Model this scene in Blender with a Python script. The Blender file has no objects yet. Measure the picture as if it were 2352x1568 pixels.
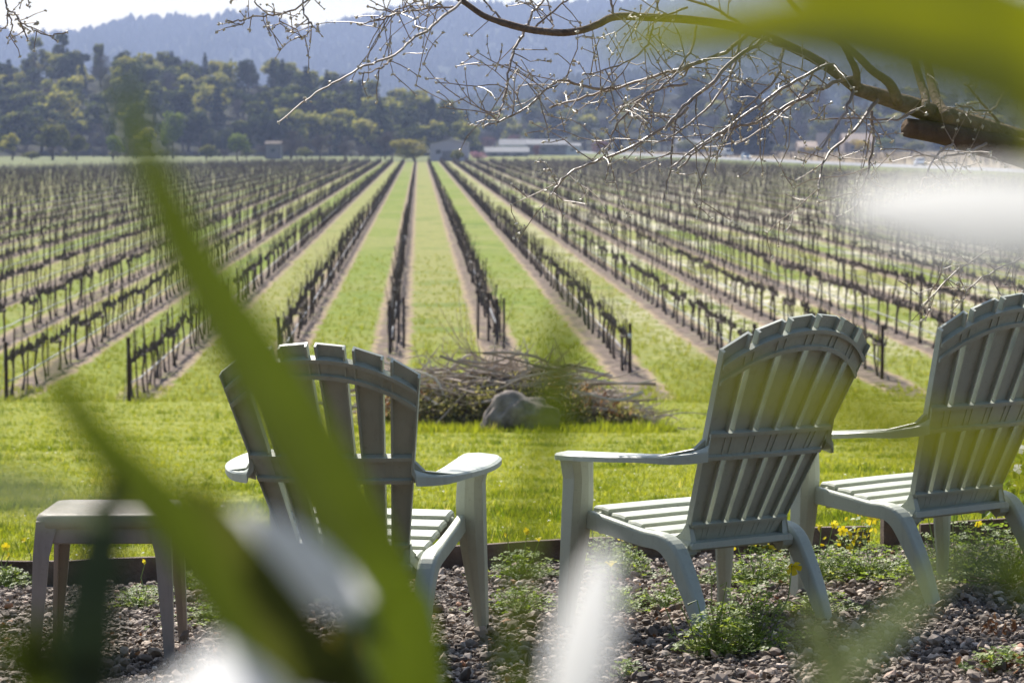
import bpy, math, random
import numpy as np
from mathutils import Vector
R = math.radians
rng = np.random.default_rng(7)
random.seed(7)
scene = bpy.context.scene
col = scene.collection

# ------------------------------------------------------------------ camera
F_PX, CAM_Z, V_HOR = 2525.0, 1.49, 138.0
PITCH = math.atan((341 - V_HOR) / F_PX)
cam_data = bpy.data.cameras.new('camera')
cam_data.sensor_width = 22.3
cam_data.lens = 22.3 * F_PX / 1024
cam_data.clip_start = 0.05
cam_data.clip_end = 12000
cam_data.dof.use_dof = True
cam_data.dof.focus_distance = 7.5
cam_data.dof.aperture_fstop = 5.6
cam = bpy.data.objects.new('camera', cam_data)
cam.location = (0, 0, CAM_Z)
cam.rotation_euler = (math.pi / 2 - PITCH, 0, 0)
col.objects.link(cam)
scene.camera = cam

# ------------------------------------------------------------------ world, sun, exposure
SUN_EL, SUN_AZ = 43.0, -17.0          # azimuth from +Y, negative = left
world = bpy.data.worlds.new('World')
scene.world = world
world.use_nodes = True
wn = world.node_tree
bg = wn.nodes['Background']
sky = wn.nodes.new('ShaderNodeTexSky')
sky.sky_type = 'NISHITA'
sky.sun_disc = False
sky.sun_elevation = R(SUN_EL)
sky.sun_rotation = R(SUN_AZ)
sky.air_density = 1.0
sky.dust_density = 1.2
sky.ozone_density = 1.0
wn.links.new(sky.outputs[0], bg.inputs[0])
bg.inputs[1].default_value = 0.1
sl = bpy.data.lights.new('sun', 'SUN')
sl.energy = 5.0
sl.angle = R(0.53)
sl.color = (1.0, 0.95, 0.87)
so = bpy.data.objects.new('sun', sl)
d = Vector((math.sin(R(SUN_AZ)) * math.cos(R(SUN_EL)), math.cos(R(SUN_AZ)) * math.cos(R(SUN_EL)), math.sin(R(SUN_EL))))
so.rotation_euler = d.to_track_quat('Z', 'Y').to_euler()
so.location = d * 50
col.objects.link(so)
vs = scene.view_settings
vs.view_transform = 'Standard'
vs.look = 'None'
vs.exposure = 0.88
vs.gamma = 1
vs.use_curve_mapping = False
scene.render.engine = 'CYCLES'
cy = scene.cycles
cy.use_denoising = True
cy.max_bounces = 8
cy.diffuse_bounces = 3
cy.glossy_bounces = 2
cy.transmission_bounces = 4
cy.transparent_max_bounces = 4
cy.volume_bounces = 0
cy.use_fast_gi = False
cy.sample_clamp_indirect = 6.0
cy.caustics_reflective = False
cy.caustics_refractive = False

# ------------------------------------------------------------------ geometry helpers
CP, SP = math.cos(PITCH), math.sin(PITCH)


def ray(u, v):
    """unit-depth ray of a picture point (1024 x 682 units)"""
    a, b = (u - 512) / F_PX, (341 - v) / F_PX
    return np.array([a, CP + b * SP, -SP + b * CP])


def at_y(u, v, y):
    r = ray(u, v)
    return np.array([0, 0, CAM_Z]) + r * (y / r[1])


def at_d(px, py, dist):
    """point at a distance from the lens; px, py in 2352-wide units"""
    r = ray(px / 2.297, py / 2.297)
    return np.array([0, 0, CAM_Z]) + r * dist


PLAIN = -4.51


def ground(x, y):
    x = np.asarray(x, float)
    y = np.asarray(y, float)
    a = 0.05
    t = (0.695 - 0.0907 * y - PLAIN) / a
    base = PLAIN + a * np.logaddexp(0, t)
    w = np.clip((24 - y) / 13, 0, 1)
    w = w * w * (3 - 2 * w)
    return base + 0.05 * np.clip(x + 0.2, -1.6, 2.6) * w


def on_ground(px, py):
    """picture point in 2352-wide units -> point on the ground"""
    r = ray(px / 2.297, py / 2.297)
    s = 1.0
    for _ in range(400):
        p = np.array([0, 0, CAM_Z]) + r * s
        h = p[2] - ground(p[0], p[1])
        if h < 1e-4:
            break
        s += h * 3
    return p


def npmesh(name, V, faces, mat=None, parent=None, smooth=False, attrs=None, world_space=False):
    """faces: list of (n,k) int arrays"""
    me = bpy.data.meshes.new(name)
    V = np.asarray(V, np.float32).reshape(-1, 3)
    faces = [np.asarray(f, np.int32) for f in faces if len(f)]
    loops = np.concatenate([f.ravel() for f in faces])
    tot = np.concatenate([np.full(len(f), f.shape[1], np.int32) for f in faces])
    start = np.concatenate([[0], np.cumsum(tot)[:-1]]).astype(np.int32)
    me.vertices.add(len(V))
    me.vertices.foreach_set('co', V.ravel())
    me.loops.add(len(loops))
    me.loops.foreach_set('vertex_index', loops)
    me.polygons.add(len(tot))
    me.polygons.foreach_set('loop_start', start)
    me.polygons.foreach_set('loop_total', tot)
    me.polygons.foreach_set('use_smooth', np.full(len(tot), smooth, bool))
    if attrs:
        for k, a in attrs.items():
            at = me.attributes.new(k, 'FLOAT', 'POINT')
            at.data.foreach_set('value', np.asarray(a, np.float32))
    me.update(calc_edges=True)
    me.validate()
    if mat:
        me.materials.append(mat)
    o = bpy.data.objects.new(name, me)
    col.objects.link(o)
    if parent is not None:
        o.parent = parent
    return o


class MB:
    """collects shapes for ONE mesh"""

    def __init__(self):
        self.v, self.q, self.t, self.n, self.a = [], [], [], 0, []

    def add(self, V, quads=None, tris=None, tint=0.5):
        V = np.asarray(V, float).reshape(-1, 3)
        if quads is not None and len(quads):
            self.q.append(np.asarray(quads, int) + self.n)
        if tris is not None and len(tris):
            self.t.append(np.asarray(tris, int) + self.n)
        self.v.append(V)
        tt = np.asarray(tint, float)
        self.a.append(np.full(len(V), float(tt)) if tt.ndim == 0 else tt)
        self.n += len(V)
        return self

    def box(self, lo, hi):
        x0, y0, z0 = lo
        x1, y1, z1 = hi
        return self.hexa([(x0, y0, z0), (x1, y0, z0), (x1, y1, z0), (x0, y1, z0), (x0, y0, z1), (x1, y0, z1), (x1, y1, z1), (x0, y1, z1)])

    def hexa(self, V, tint=0.5):
        return self.add(V, [(0, 3, 2, 1), (4, 5, 6, 7), (0, 1, 5, 4), (1, 2, 6, 5), (2, 3, 7, 6), (3, 0, 4, 7)], tint=tint)

    def loft(self, rings, closed=True, caps=True, tint=0.5):
        """rings: list of (k,3) arrays"""
        k = len(rings[0])
        V = np.concatenate([np.asarray(r, float) for r in rings])
        q = []
        for i in range(len(rings) - 1):
            for j in range(k if closed else k - 1):
                j2 = (j + 1) % k
                q.append((i * k + j, i * k + j2, (i + 1) * k + j2, (i + 1) * k + j))
        self.add(V, q, tint=tint)
        if caps and closed:
            b = self.n - len(V)
            for base, sgn in ((b, -1), (b + (len(rings) - 1) * k, 1)):
                if k == 4:
                    f = [base, base + 1, base + 2, base + 3]
                    self.q.append(np.array([f if sgn > 0 else f[::-1]]))
                else:
                    c = V[base - b:base - b + k].mean(0)
                    self.v.append(c[None])
                    self.a.append(np.array([tint if np.ndim(tint) == 0 else 0.5]))
                    ci = self.n
                    self.n += 1
                    self.t.append(np.array([(ci, base + j, base + (j + 1) % k) if sgn > 0 else (ci, base + (j + 1) % k, base + j) for j in range(k)]))
        return self

    def tube(self, P, rad, k=6, caps=True, tint=0.5):
        P = np.asarray(P, float)
        rad = np.broadcast_to(np.asarray(rad, float), (len(P),))
        T = np.gradient(P, axis=0)
        T /= np.linalg.norm(T, axis=1)[:, None] + 1e-12
        ref = np.array([0.31, 0.2, 0.93])
        if abs(T[0] @ ref) > 0.9:
            ref = np.array([0.93, 0.3, 0.2])
        rings = []
        nrm = np.cross(T[0], ref)
        nrm /= np.linalg.norm(nrm)
        ang = np.arange(k) * 2 * math.pi / k
        for p, t, r in zip(P, T, rad):
            nrm = nrm - t * (nrm @ t)
            nrm /= np.linalg.norm(nrm) + 1e-12
            b = np.cross(t, nrm)
            rings.append(p + r * (np.cos(ang)[:, None] * nrm + np.sin(ang)[:, None] * b))
        return self.loft(rings, True, caps, tint)

    def build(self, name, mat, parent=None, smooth=False):
        fs = []
        if self.q:
            fs.append(np.concatenate(self.q))
        if self.t:
            fs.append(np.concatenate(self.t))
        return npmesh(name, np.concatenate(self.v), fs, mat, parent, smooth, {'tint': np.concatenate(self.a)})


def tile(V, Q, P, rot=None, scl=None, tint=None, T=None):
    """repeat a template (V,Q) at positions P (n,3), rot (n,3,3) or (n,) about z"""
    n, k = len(P), len(V)
    W = np.broadcast_to(V, (n, k, 3))
    if scl is not None:
        s = np.asarray(scl, float)
        W = W * (s[:, None, None] if s.ndim == 1 else s[:, None, :])
    if rot is not None:
        rot = np.asarray(rot)
        if rot.ndim == 1:
            c, s = np.cos(rot), np.sin(rot)
            z = np.zeros_like(c)
            o = np.ones_like(c)
            rot = np.stack([np.stack([c, -s, z], 1), np.stack([s, c, z], 1), np.stack([z, z, o], 1)], 1)
        W = np.einsum('nij,nkj->nki', rot, W)
    W = W + P[:, None, :]
    out = [W.reshape(-1, 3)]
    off = (np.arange(n) * k)[:, None, None]
    out.append((np.asarray(Q)[None] + off).reshape(-1, np.asarray(Q).shape[1]))
    if tint is not None:
        out.append(np.repeat(np.asarray(tint, float), k))
    return out


def rand_rot(n):
    q = rng.normal(size=(n, 4))
    q /= np.linalg.norm(q, axis=1)[:, None]
    w, x, y, z = q.T
    return np.stack([np.stack([1 - 2 * (y * y + z * z), 2 * (x * y - z * w), 2 * (x * z + y * w)], 1),
                     np.stack([2 * (x * y + z * w), 1 - 2 * (x * x + z * z), 2 * (y * z - x * w)], 1),
                     np.stack([2 * (x * z - y * w), 2 * (y * z + x * w), 1 - 2 * (x * x + y * y)], 1)], 1)


def smooth_path(P, n):
    """Catmull-Rom through rows of P (any number of columns)"""
    P = np.asarray(P, float)
    Q = np.vstack([2 * P[0] - P[1], P, 2 * P[-1] - P[-2]])
    m = len(P) - 1
    out = []
    for t in np.linspace(0, m, n):
        i = min(int(t), m - 1)
        f = t - i
        a, b, c, e = Q[i], Q[i + 1], Q[i + 2], Q[i + 3]
        out.append(0.5 * ((2 * b) + (c - a) * f + (2 * a - 5 * b + 4 * c - e) * f * f + (3 * b - a - 3 * c + e) * f ** 3))
    return np.array(out)


def tag(o, label=None, cat=None, group=None, kind=None):
    if label:
        o['label'] = label
    if cat:
        o['category'] = cat
    if group:
        o['group'] = group
    if kind:
        o['kind'] = kind
    return o


def empty(name, loc=(0, 0, 0)):
    o = bpy.data.objects.new(name, None)
    o.empty_display_size = 0.2
    o.location = tuple(float(c) for c in loc)
    col.objects.link(o)
    return o


def copy_tree(o, parent=None):
    c = o.copy()
    col.objects.link(c)
    c.parent = parent
    for ch in list(o.children):
        copy_tree(ch, c)
    return c


# ------------------------------------------------------------------ materials
def lin(r, g, b):
    f = lambda c: (c / 255 / 12.92) if c / 255 <= 0.04045 else ((c / 255 + 0.055) / 1.055) ** 2.4
    return (f(r), f(g), f(b), 1)


def node_mat(name):
    m = bpy.data.materials.new(name)
    m.use_nodes = True
    nt = m.node_tree
    for n in list(nt.nodes):
        nt.nodes.remove(n)
    out = nt.nodes.new('ShaderNodeOutputMaterial')
    return m, nt, out


class NT:
    def __init__(self, nt):
        self.nt = nt

    def new(self, t, **kw):
        n = self.nt.nodes.new(t)
        for k, v in kw.items():
            setattr(n, k, v)
        return n

    def link(self, a, b):
        self.nt.links.new(a, b)

    def pos(self):
        return self.new('ShaderNodeNewGeometry').outputs['Position']

    def objco(self):
        return self.new('ShaderNodeTexCoord').outputs['Object']

    def noise(self, vec, scale, detail=4, rough=0.55):
        n = self.new('ShaderNodeTexNoise')
        n.inputs['Scale'].default_value = scale
        n.inputs['Detail'].default_value = detail
        n.inputs['Roughness'].default_value = rough
        self.link(vec, n.inputs['Vector'])
        return n.outputs[0]

    def math(self, op, a, b=None, c=None):
        n = self.new('ShaderNodeMath', operation=op)
        for i, x in enumerate((a, b, c)):
            if x is None:
                continue
            if isinstance(x, (int, float)):
                n.inputs[i].default_value = x
            else:
                self.link(x, n.inputs[i])
        return n.outputs[0]

    def smooth(self, x, lo, hi, a=0.0, b=1.0):
        n = self.new('ShaderNodeMapRange', interpolation_type='SMOOTHSTEP')
        self.link(x, n.inputs[0])
        for i, v in enumerate((lo, hi, a, b)):
            n.inputs[i + 1].default_value = v
        return n.outputs[0]

    def ramp(self, fac, stops):
        n = self.new('ShaderNodeValToRGB')
        e = n.color_ramp.elements
        while len(e) < len(stops):
            e.new(0.5)
        for el, (p, c) in zip(e, stops):
            el.position = p
            el.color = c if len(c) == 4 else (*c, 1)
        self.link(fac, n.inputs[0])
        return n.outputs[0]

    def mix(self, fac, a, b, mode='MIX'):
        n = self.new('ShaderNodeMix', data_type='RGBA', blend_type=mode)
        if isinstance(fac, (int, float)):
            n.inputs[0].default_value = fac
        else:
            self.link(fac, n.inputs[0])
        for i, x in ((6, a), (7, b)):
            if isinstance(x, tuple):
                n.inputs[i].default_value = x if len(x) == 4 else (*x, 1)
            else:
                self.link(x, n.inputs[i])
        return n.outputs[2]

    def sep(self, vec):
        n = self.new('ShaderNodeSeparateXYZ')
        self.link(vec, n.inputs[0])
        return n.outputs

    def attr(self, name='tint'):
        return self.new('ShaderNodeAttribute', attribute_name=name).outputs['Fac']

    def bump(self, h, strength, dist):
        n = self.new('ShaderNodeBump')
        n.inputs['Strength'].default_value = strength
        n.inputs['Distance'].default_value = dist
        self.link(h, n.inputs['Height'])
        return n.outputs[0]

    def principled(self, colour, rough=0.7, spec=0.3, normal=None, metallic=0.0):
        n = self.new('ShaderNodeBsdfPrincipled')
        if isinstance(colour, tuple):
            n.inputs['Base Color'].default_value = colour if len(colour) == 4 else (*colour, 1)
        else:
            self.link(colour, n.inputs['Base Color'])
        n.inputs['Roughness'].default_value = rough
        n.inputs['Specular IOR Level'].default_value = spec
        n.inputs['Metallic'].default_value = metallic
        if normal is not None:
            self.link(normal, n.inputs['Normal'])
        return n.outputs[0]


def plain_mat(name, c1, c2=None, scale=8.0, rough=0.7, spec=0.3, bump=0.0, bumpscale=None, metallic=0.0):
    m, nt, out = node_mat(name)
    N = NT(nt)
    co = N.objco()
    c2 = c2 or tuple(x * 0.75 for x in c1[:3])
    n = N.noise(co, scale, 5)
    c = N.ramp(n, [(0.3, c2), (0.7, c1)])
    nm = None
    if bump:
        nm = N.bump(N.noise(co, bumpscale or scale * 3, 5), bump, 0.02)
    N.link(N.principled(c, rough, spec, nm, metallic), out.inputs[0])
    return m


def tint_mat(name, stops, rough=0.75, spec=0.2, translucent=0.0, scale=0.0, per_object=0.0, tscale=1.0):
    """colour from the 'tint' attribute (+ noise, + a per-object shift)"""
    m, nt, out = node_mat(name)
    N = NT(nt)
    f = N.attr()
    if scale:
        f = N.math('ADD', f, N.math('MULTIPLY_ADD', N.noise(N.objco(), scale, 3), 0.5, -0.25))
    if per_object:
        oi = N.new('ShaderNodeObjectInfo').outputs['Random']
        f = N.math('ADD', f, N.math('MULTIPLY_ADD', oi, per_object, -per_object / 2))
    c = N.ramp(f, stops)
    b = N.principled(c, rough, spec)
    if translucent:
        t = N.new('ShaderNodeBsdfTranslucent')
        c2 = N.mix(1.0, c, (tscale, tscale, tscale * (1.0 if tscale <= 1 else 0.55)), 'MULTIPLY')
        N.link(c2, t.inputs[0])
        mx = N.new('ShaderNodeMixShader')
        mx.inputs[0].default_value = translucent
        N.link(b, mx.inputs[1])
        N.link(t.outputs[0], mx.inputs[2])
        b = mx.outputs[0]
    N.link(b, out.inputs[0])
    return m


M = {}
def resin_mat(name, c1, c2, grime):
    m, nt, out = node_mat(name)
    N = NT(nt)
    co = N.objco()
    c = N.ramp(N.noise(co, 5, 4), [(.3, c2), (.7, c1)])
    st = N.new('ShaderNodeMapping')
    st.inputs['Scale'].default_value = (38, 38, 5)
    N.link(co, st.inputs['Vector'])
    streak = N.noise(st.outputs[0], 1.0, 4, .65)
    c = N.mix(N.smooth(streak, .50, .78, 0, .45), c, grime)
    c = N.mix(N.smooth(N.noise(co, 70, 5, .7), .56, .70, 0, .4), c, grime)
    n = N.new('ShaderNodeBsdfPrincipled')
    N.link(c, n.inputs['Base Color'])
    N.link(N.smooth(N.noise(co, 9, 4), .3, .7, .36, .58), n.inputs['Roughness'])
    n.inputs['Specular IOR Level'].default_value = .42
    N.link(N.bump(N.noise(co, 240, 4), .06, .02), n.inputs['Normal'])
    N.link(n.outputs[0], out.inputs[0])
    return m


M['resin'] = resin_mat('sage_resin', (0.47, 0.495, 0.405), (0.42, 0.445, 0.365), (0.30, 0.285, 0.215))
M['taupe'] = resin_mat('taupe_resin', (0.40, 0.335, 0.29), (0.35, 0.29, 0.25), (0.25, 0.21, 0.17))
M['bark'] = plain_mat('grey_brown_bark', (0.27, 0.195, 0.135), (0.12, 0.08, 0.055), 22, 0.85, 0.2, 0.8, 60)
M['cutwood'] = plain_mat('weathered_cut_wood', (0.15, 0.098, 0.062), (0.07, 0.046, 0.032), 14, 0.85, 0.2, 0.6, 40)
M['twig'] = plain_mat('pale_twig_bark', (0.36, 0.27, 0.205), (0.19, 0.13, 0.09), 18, 0.5, 0.5)
M['bud'] = plain_mat('swelling_buds', (0.68, 0.61, 0.47), (0.48, 0.40, 0.28), 60, 0.5, 0.5)
M['vine'] = plain_mat('vine_bark', (0.15, 0.115, 0.095), (0.055, 0.042, 0.035), 9, 0.9, 0.15)
M['stake'] = plain_mat('rusty_stake', (0.12, 0.085, 0.068), (0.05, 0.036, 0.03), 6, 0.85, 0.2)
M['post'] = plain_mat('dark_wood_post', (0.075, 0.042, 0.030), (0.035, 0.022, 0.018), 7, 0.85, 0.2)
M['hose'] = plain_mat('grey_hose', (0.34, 0.34, 0.36), (0.26, 0.26, 0.275), 2, 0.5, 0.4)
M['wire'] = plain_mat('wire_metal', (0.20, 0.20, 0.21), (0.14, 0.14, 0.15), 2, 0.5, 0.5)
M['timber'] = plain_mat('weathered_timber', (0.20, 0.15, 0.115), (0.085, 0.055, 0.04), 7, 0.85, 0.2, 0.6, 30)
M['rock'] = plain_mat('grey_rock', (0.29, 0.245, 0.21), (0.11, 0.09, 0.08), 7, 0.9, 0.2, 0.9, 14)
M['white_paint'] = plain_mat('white_paint', (0.74, 0.74, 0.72), (0.66, 0.66, 0.65), 1, 0.6, 0.3)
M['pale_roof'] = plain_mat('pale_metal_roof', (0.21, 0.21, 0.215), (0.17, 0.17, 0.175), 0.5, 0.8, 0.1)
M['grey_wall'] = plain_mat('grey_wall', (0.22, 0.20, 0.21), (0.18, 0.165, 0.175), 0.4, 0.8, 0.2)
M['barn_wall'] = plain_mat('lavender_grey_siding', (0.42, 0.385, 0.44), (0.37, 0.34, 0.40), 0.5, 0.8, 0.2)
M['red_wall'] = plain_mat('brick_red_wall', (0.22, 0.09, 0.07), (0.17, 0.07, 0.06), 0.5, 0.85, 0.2)
M['beige_roof'] = plain_mat('beige_roof', (0.42, 0.32, 0.24), (0.33, 0.25, 0.19), 0.5, 0.8, 0.2)
M['beige_wall'] = plain_mat('beige_wall', (0.30, 0.24, 0.19), (0.24, 0.19, 0.155), 0.5, 0.8, 0.2)
M['glass'] = plain_mat('dark_glass', (0.03, 0.04, 0.055), (0.02, 0.03, 0.04), 1, 0.12, 0.6)
M['asphalt'] = plain_mat('pale_asphalt', (0.26, 0.26, 0.27), (0.21, 0.21, 0.22), 0.15, 0.85, 0.15)
M['line'] = plain_mat('road_paint', (0.75, 0.74, 0.68), (0.6, 0.6, 0.55), 2, 0.6, 0.3)
M['car_blue'] = plain_mat('blue_grey_car_paint', (0.20, 0.30, 0.40), (0.18, 0.27, 0.37), 1, 0.25, 0.6)
M['car_silver'] = plain_mat('silver_blue_car_paint', (0.70, 0.75, 0.82), (0.66, 0.71, 0.78), 1, 0.25, 0.6)
M['tyre'] = plain_mat('tyre_rubber', (0.03, 0.03, 0.03), (0.02, 0.02, 0.02), 2, 0.85, 0.2)
M['rim'] = plain_mat('wheel_rim', (0.4, 0.4, 0.42), (0.3, 0.3, 0.32), 2, 0.35, 0.5)
M['tail'] = plain_mat('tail_lamp_red', (0.35, 0.03, 0.03), (0.3, 0.02, 0.02), 2, 0.3, 0.5)
m, nt, out = node_mat('headlamp_glow')
N = NT(nt)
e = N.new('ShaderNodeEmission')
e.inputs[0].default_value = (1, 0.86, 0.66, 1)
e.inputs[1].default_value = 2.2
N.link(e.outputs[0], out.inputs[0])
M['lamp'] = m

G = lambda *a: lin(*a)
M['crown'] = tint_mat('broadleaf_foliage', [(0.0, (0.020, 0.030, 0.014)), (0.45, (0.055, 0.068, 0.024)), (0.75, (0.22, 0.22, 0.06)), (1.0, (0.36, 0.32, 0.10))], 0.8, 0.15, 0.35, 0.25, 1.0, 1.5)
M['conifer'] = tint_mat('conifer_foliage', [(0, (0.012, 0.024, 0.018)), (0.5, (0.026, 0.042, 0.028)), (1, (0.06, 0.075, 0.035))], 0.8, 0.15, 0.15, 0.3, 0.3)
M['bare_crown'] = tint_mat('leafless_twig_haze', [(0, (0.09, 0.07, 0.065)), (1, (0.20, 0.165, 0.14))], 0.85, 0.15, 0.0, 0.3, 0.4)
M['lime_crown'] = tint_mat('fresh_spring_foliage', [(0, (0.06, 0.09, 0.02)), (1, (0.20, 0.24, 0.05))], 0.8, 0.15, 0.35, 0.3, 0.2, 1.4)
M['willow_crown'] = tint_mat('golden_twig_foliage', [(0, (0.20, 0.175, 0.06)), (1, (0.42, 0.37, 0.13))], 0.8, 0.15, 0.3, 0.3, 0.2, 1.3)
M['yellow_crown'] = tint_mat('yellow_blossom', [(0, (0.30, 0.22, 0.02)), (1, (0.65, 0.48, 0.03))], 0.8, 0.15, 0.3, 0.3, 0.1)
M['pink_crown'] = tint_mat('pink_blossom', [(0, (0.30, 0.14, 0.17)), (1, (0.62, 0.34, 0.40))], 0.8, 0.15, 0.25, 0.3, 0.1)
M['red_crown'] = tint_mat('rust_red_twigs', [(0, (0.16, 0.07, 0.06)), (1, (0.33, 0.15, 0.13))], 0.8, 0.15, 0.15, 0.3, 0.1)
M['far_forest'] = tint_mat('mountain_forest', [(0, (0.018, 0.03, 0.018)), (0.6, (0.04, 0.055, 0.028)), (1, (0.10, 0.10, 0.045))], 0.9, 0.1)
M['trunk'] = plain_mat('tree_trunk', (0.12, 0.09, 0.07), (0.06, 0.045, 0.035), 3, 0.9, 0.15)
M['blade'] = tint_mat('lawn_blade', [(0, (0.05, 0.09, 0.010)), (0.5, (0.188, 0.212, 0.018)), (0.85, (0.30, 0.30, 0.035)), (1, (0.38, 0.34, 0.12))], 0.6, 0.3, 0.5, 0, 0, 1.7)
M['meadow'] = tint_mat('meadow_blade', [(0, (0.05, 0.085, 0.012)), (0.5, (0.178, 0.208, 0.022)), (1, (0.31, 0.295, 0.08))], 0.65, 0.25, 0.48, 0, 0, 1.55)
M['weed'] = tint_mat('clover_leaf', [(0, (0.07, 0.12, 0.02)), (0.55, (0.20, 0.27, 0.05)), (1, (0.40, 0.42, 0.13))], 0.5, 0.35, 0.45, 0, 0, 1.6)
M['weed_stem'] = plain_mat('weed_stem', (0.24, 0.30, 0.08), (0.17, 0.22, 0.06), 20, 0.5, 0.3)
M['oxalis'] = tint_mat('yellow_petal', [(0, (0.62, 0.46, 0.01)), (1, (0.80, 0.68, 0.05))], 0.6, 0.2, 0.4)
M['dry_leaf'] = tint_mat('dry_leaf', [(0, (0.13, 0.055, 0.028)), (0.6, (0.32, 0.15, 0.06)), (1, (0.50, 0.34, 0.18))], 0.7, 0.2, 0.25)
M['brush_leaf'] = tint_mat('cut_branch_foliage', [(0, (0.05, 0.055, 0.022)), (0.6, (0.20, 0.19, 0.085)), (1, (0.48, 0.42, 0.27))], 0.7, 0.25, 0.5, 0, 0, 1.5)
M['brush_twig'] = tint_mat('grey_brush_twigs', [(0, (0.10, 0.075, 0.055)), (0.6, (0.37, 0.29, 0.225)), (1, (0.60, 0.52, 0.43))], 0.8, 0.2)
M['stone'] = tint_mat('gravel_stone', [(0, (0.055, 0.044, 0.036)), (0.35, (0.155, 0.115, 0.085)), (0.7, (0.38, 0.295, 0.225)), (0.93, (0.64, 0.53, 0.43)), (1.0, (0.42, 0.22, 0.13))], 0.75, 0.35, 0, 0)
M['white_petal'] = tint_mat('white_petal', [(0, (0.78, 0.78, 0.77)), (1, (0.84, 0.84, 0.83))], 0.6, 0.25, 0.48, 0, 0, 1.0)
M['corona'] = tint_mat('yellow_corona', [(0, (0.50, 0.40, 0.02)), (1, (0.64, 0.54, 0.03))], 0.6, 0.25, 0.55, 0, 0, 1.0)


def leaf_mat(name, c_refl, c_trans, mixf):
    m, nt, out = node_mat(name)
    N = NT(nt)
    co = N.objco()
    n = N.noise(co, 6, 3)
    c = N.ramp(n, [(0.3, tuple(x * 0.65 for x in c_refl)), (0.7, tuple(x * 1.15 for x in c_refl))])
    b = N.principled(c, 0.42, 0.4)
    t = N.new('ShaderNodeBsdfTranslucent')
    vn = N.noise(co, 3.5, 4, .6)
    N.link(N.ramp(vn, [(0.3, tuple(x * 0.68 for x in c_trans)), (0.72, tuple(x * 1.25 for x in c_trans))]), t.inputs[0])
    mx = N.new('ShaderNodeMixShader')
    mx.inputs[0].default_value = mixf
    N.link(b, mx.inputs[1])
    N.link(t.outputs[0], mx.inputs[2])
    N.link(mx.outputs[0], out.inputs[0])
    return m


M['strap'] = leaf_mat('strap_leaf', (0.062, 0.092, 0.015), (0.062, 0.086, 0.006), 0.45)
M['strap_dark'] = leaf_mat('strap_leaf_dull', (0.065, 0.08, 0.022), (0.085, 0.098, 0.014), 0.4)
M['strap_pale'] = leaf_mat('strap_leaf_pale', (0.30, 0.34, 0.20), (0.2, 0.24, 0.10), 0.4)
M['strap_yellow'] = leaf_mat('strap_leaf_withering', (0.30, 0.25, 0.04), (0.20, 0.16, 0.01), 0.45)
M['strap_shade'] = leaf_mat('strap_leaf_shaded', (0.045, 0.065, 0.04), (0.012, 0.022, 0.012), 0.25)  # darker blue-green copy of strap, with shade put into its colour
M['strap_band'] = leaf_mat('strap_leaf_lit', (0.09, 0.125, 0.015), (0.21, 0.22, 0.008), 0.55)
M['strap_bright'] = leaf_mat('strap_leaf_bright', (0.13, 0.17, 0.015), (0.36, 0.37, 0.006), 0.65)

# ------------------------------------------------------------------ the ground
ROW_DX = -0.0368
ROW_A = -0.83
SP_R, SP_L = 3.1, 2.87


def timber_y(x):
    x = np.asarray(x, float)
    return 10.0 - 0.04 * x + 0.10 * np.clip(-x - 0.5, 0, 5)


def sheet(name, X, Y, Z, mat):
    h, w = X.shape
    V = np.stack([X, Y, Z], -1).reshape(-1, 3)
    i = np.arange(h * w).reshape(h, w)
    q = np.stack([i[:-1, :-1], i[:-1, 1:], i[1:, 1:], i[1:, :-1]], -1).reshape(-1, 4)
    o = npmesh(name, V, [q], mat, None, True)
    return tag(o, kind='structure')


# -- far plain: dry grass and green verge bands
m, nt, out = node_mat('plain_grass')
N = NT(nt)
P = N.pos()
x, y, z = N.sep(P)
n1 = N.noise(P, 0.012, 4)
n2 = N.noise(P, 0.25, 4)
c = N.ramp(n1, [(0.35, (0.085, 0.11, 0.03)), (0.65, (0.16, 0.155, 0.05))])
c = N.mix(N.smooth(n2, 0.35, 0.7), c, (0.20, 0.21, 0.055))
# tan vine field beyond the road
fx = N.math('ADD', x, N.math('MULTIPLY', N.math('SUBTRACT', y, 405.0), 0.096))
c = N.mix(N.smooth(fx, 94, 97), c, (0.26, 0.20, 0.115))
N.link(N.principled(c, 0.9, 0.1), out.inputs[0])
M['plain'] = m
gx = np.concatenate([np.linspace(-3400, -400, 10), np.linspace(-300, 300, 13), np.linspace(400, 3400, 10)])
gy = np.concatenate([np.linspace(58.5, 700, 14), np.linspace(800, 5900, 14)])
X, Y = np.meshgrid(gx, gy)
sheet('ground', X, Y, np.full_like(X, PLAIN - 0.03), M['plain'])

# -- vineyard floor
m, nt, out = node_mat('vineyard_floor')
N = NT(nt)
P = N.pos()
x, y, z = N.sep(P)
rx = N.math('SUBTRACT', N.math('SUBTRACT', x, N.math('MULTIPLY', y, ROW_DX)), ROW_A)
right = N.math('GREATER_THAN', rx, 0.0)
k = N.math('ADD', N.math('MULTIPLY', right, 1 / SP_R - 1 / SP_L), 1 / SP_L)
rc = N.math('MULTIPLY', rx, k)
wob = N.math('MULTIPLY_ADD', N.noise(P, 0.7, 5, 0.7), 0.26, -0.13)
fr = N.math('FRACT', N.math('ADD', rc, 0.5))
dd = N.math('ADD', N.math('ABSOLUTE', N.math('SUBTRACT', fr, 0.5)), wob)
alley = N.math('FLOOR', rc)
alt = N.math('ABSOLUTE', N.math('MODULO', alley, 2.0))
nb = N.noise(P, 0.09, 4)
nf = N.noise(P, 2.2, 5)
g_bright = N.ramp(nf, [(0.3, (0.095, 0.148, 0.020)), (0.7, (0.215, 0.25, 0.034))])
g_pale = N.ramp(nf, [(0.3, (0.165, 0.18, 0.05)), (0.7, (0.275, 0.27, 0.085))])
g = N.mix(alt, g_pale, g_bright)
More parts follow.
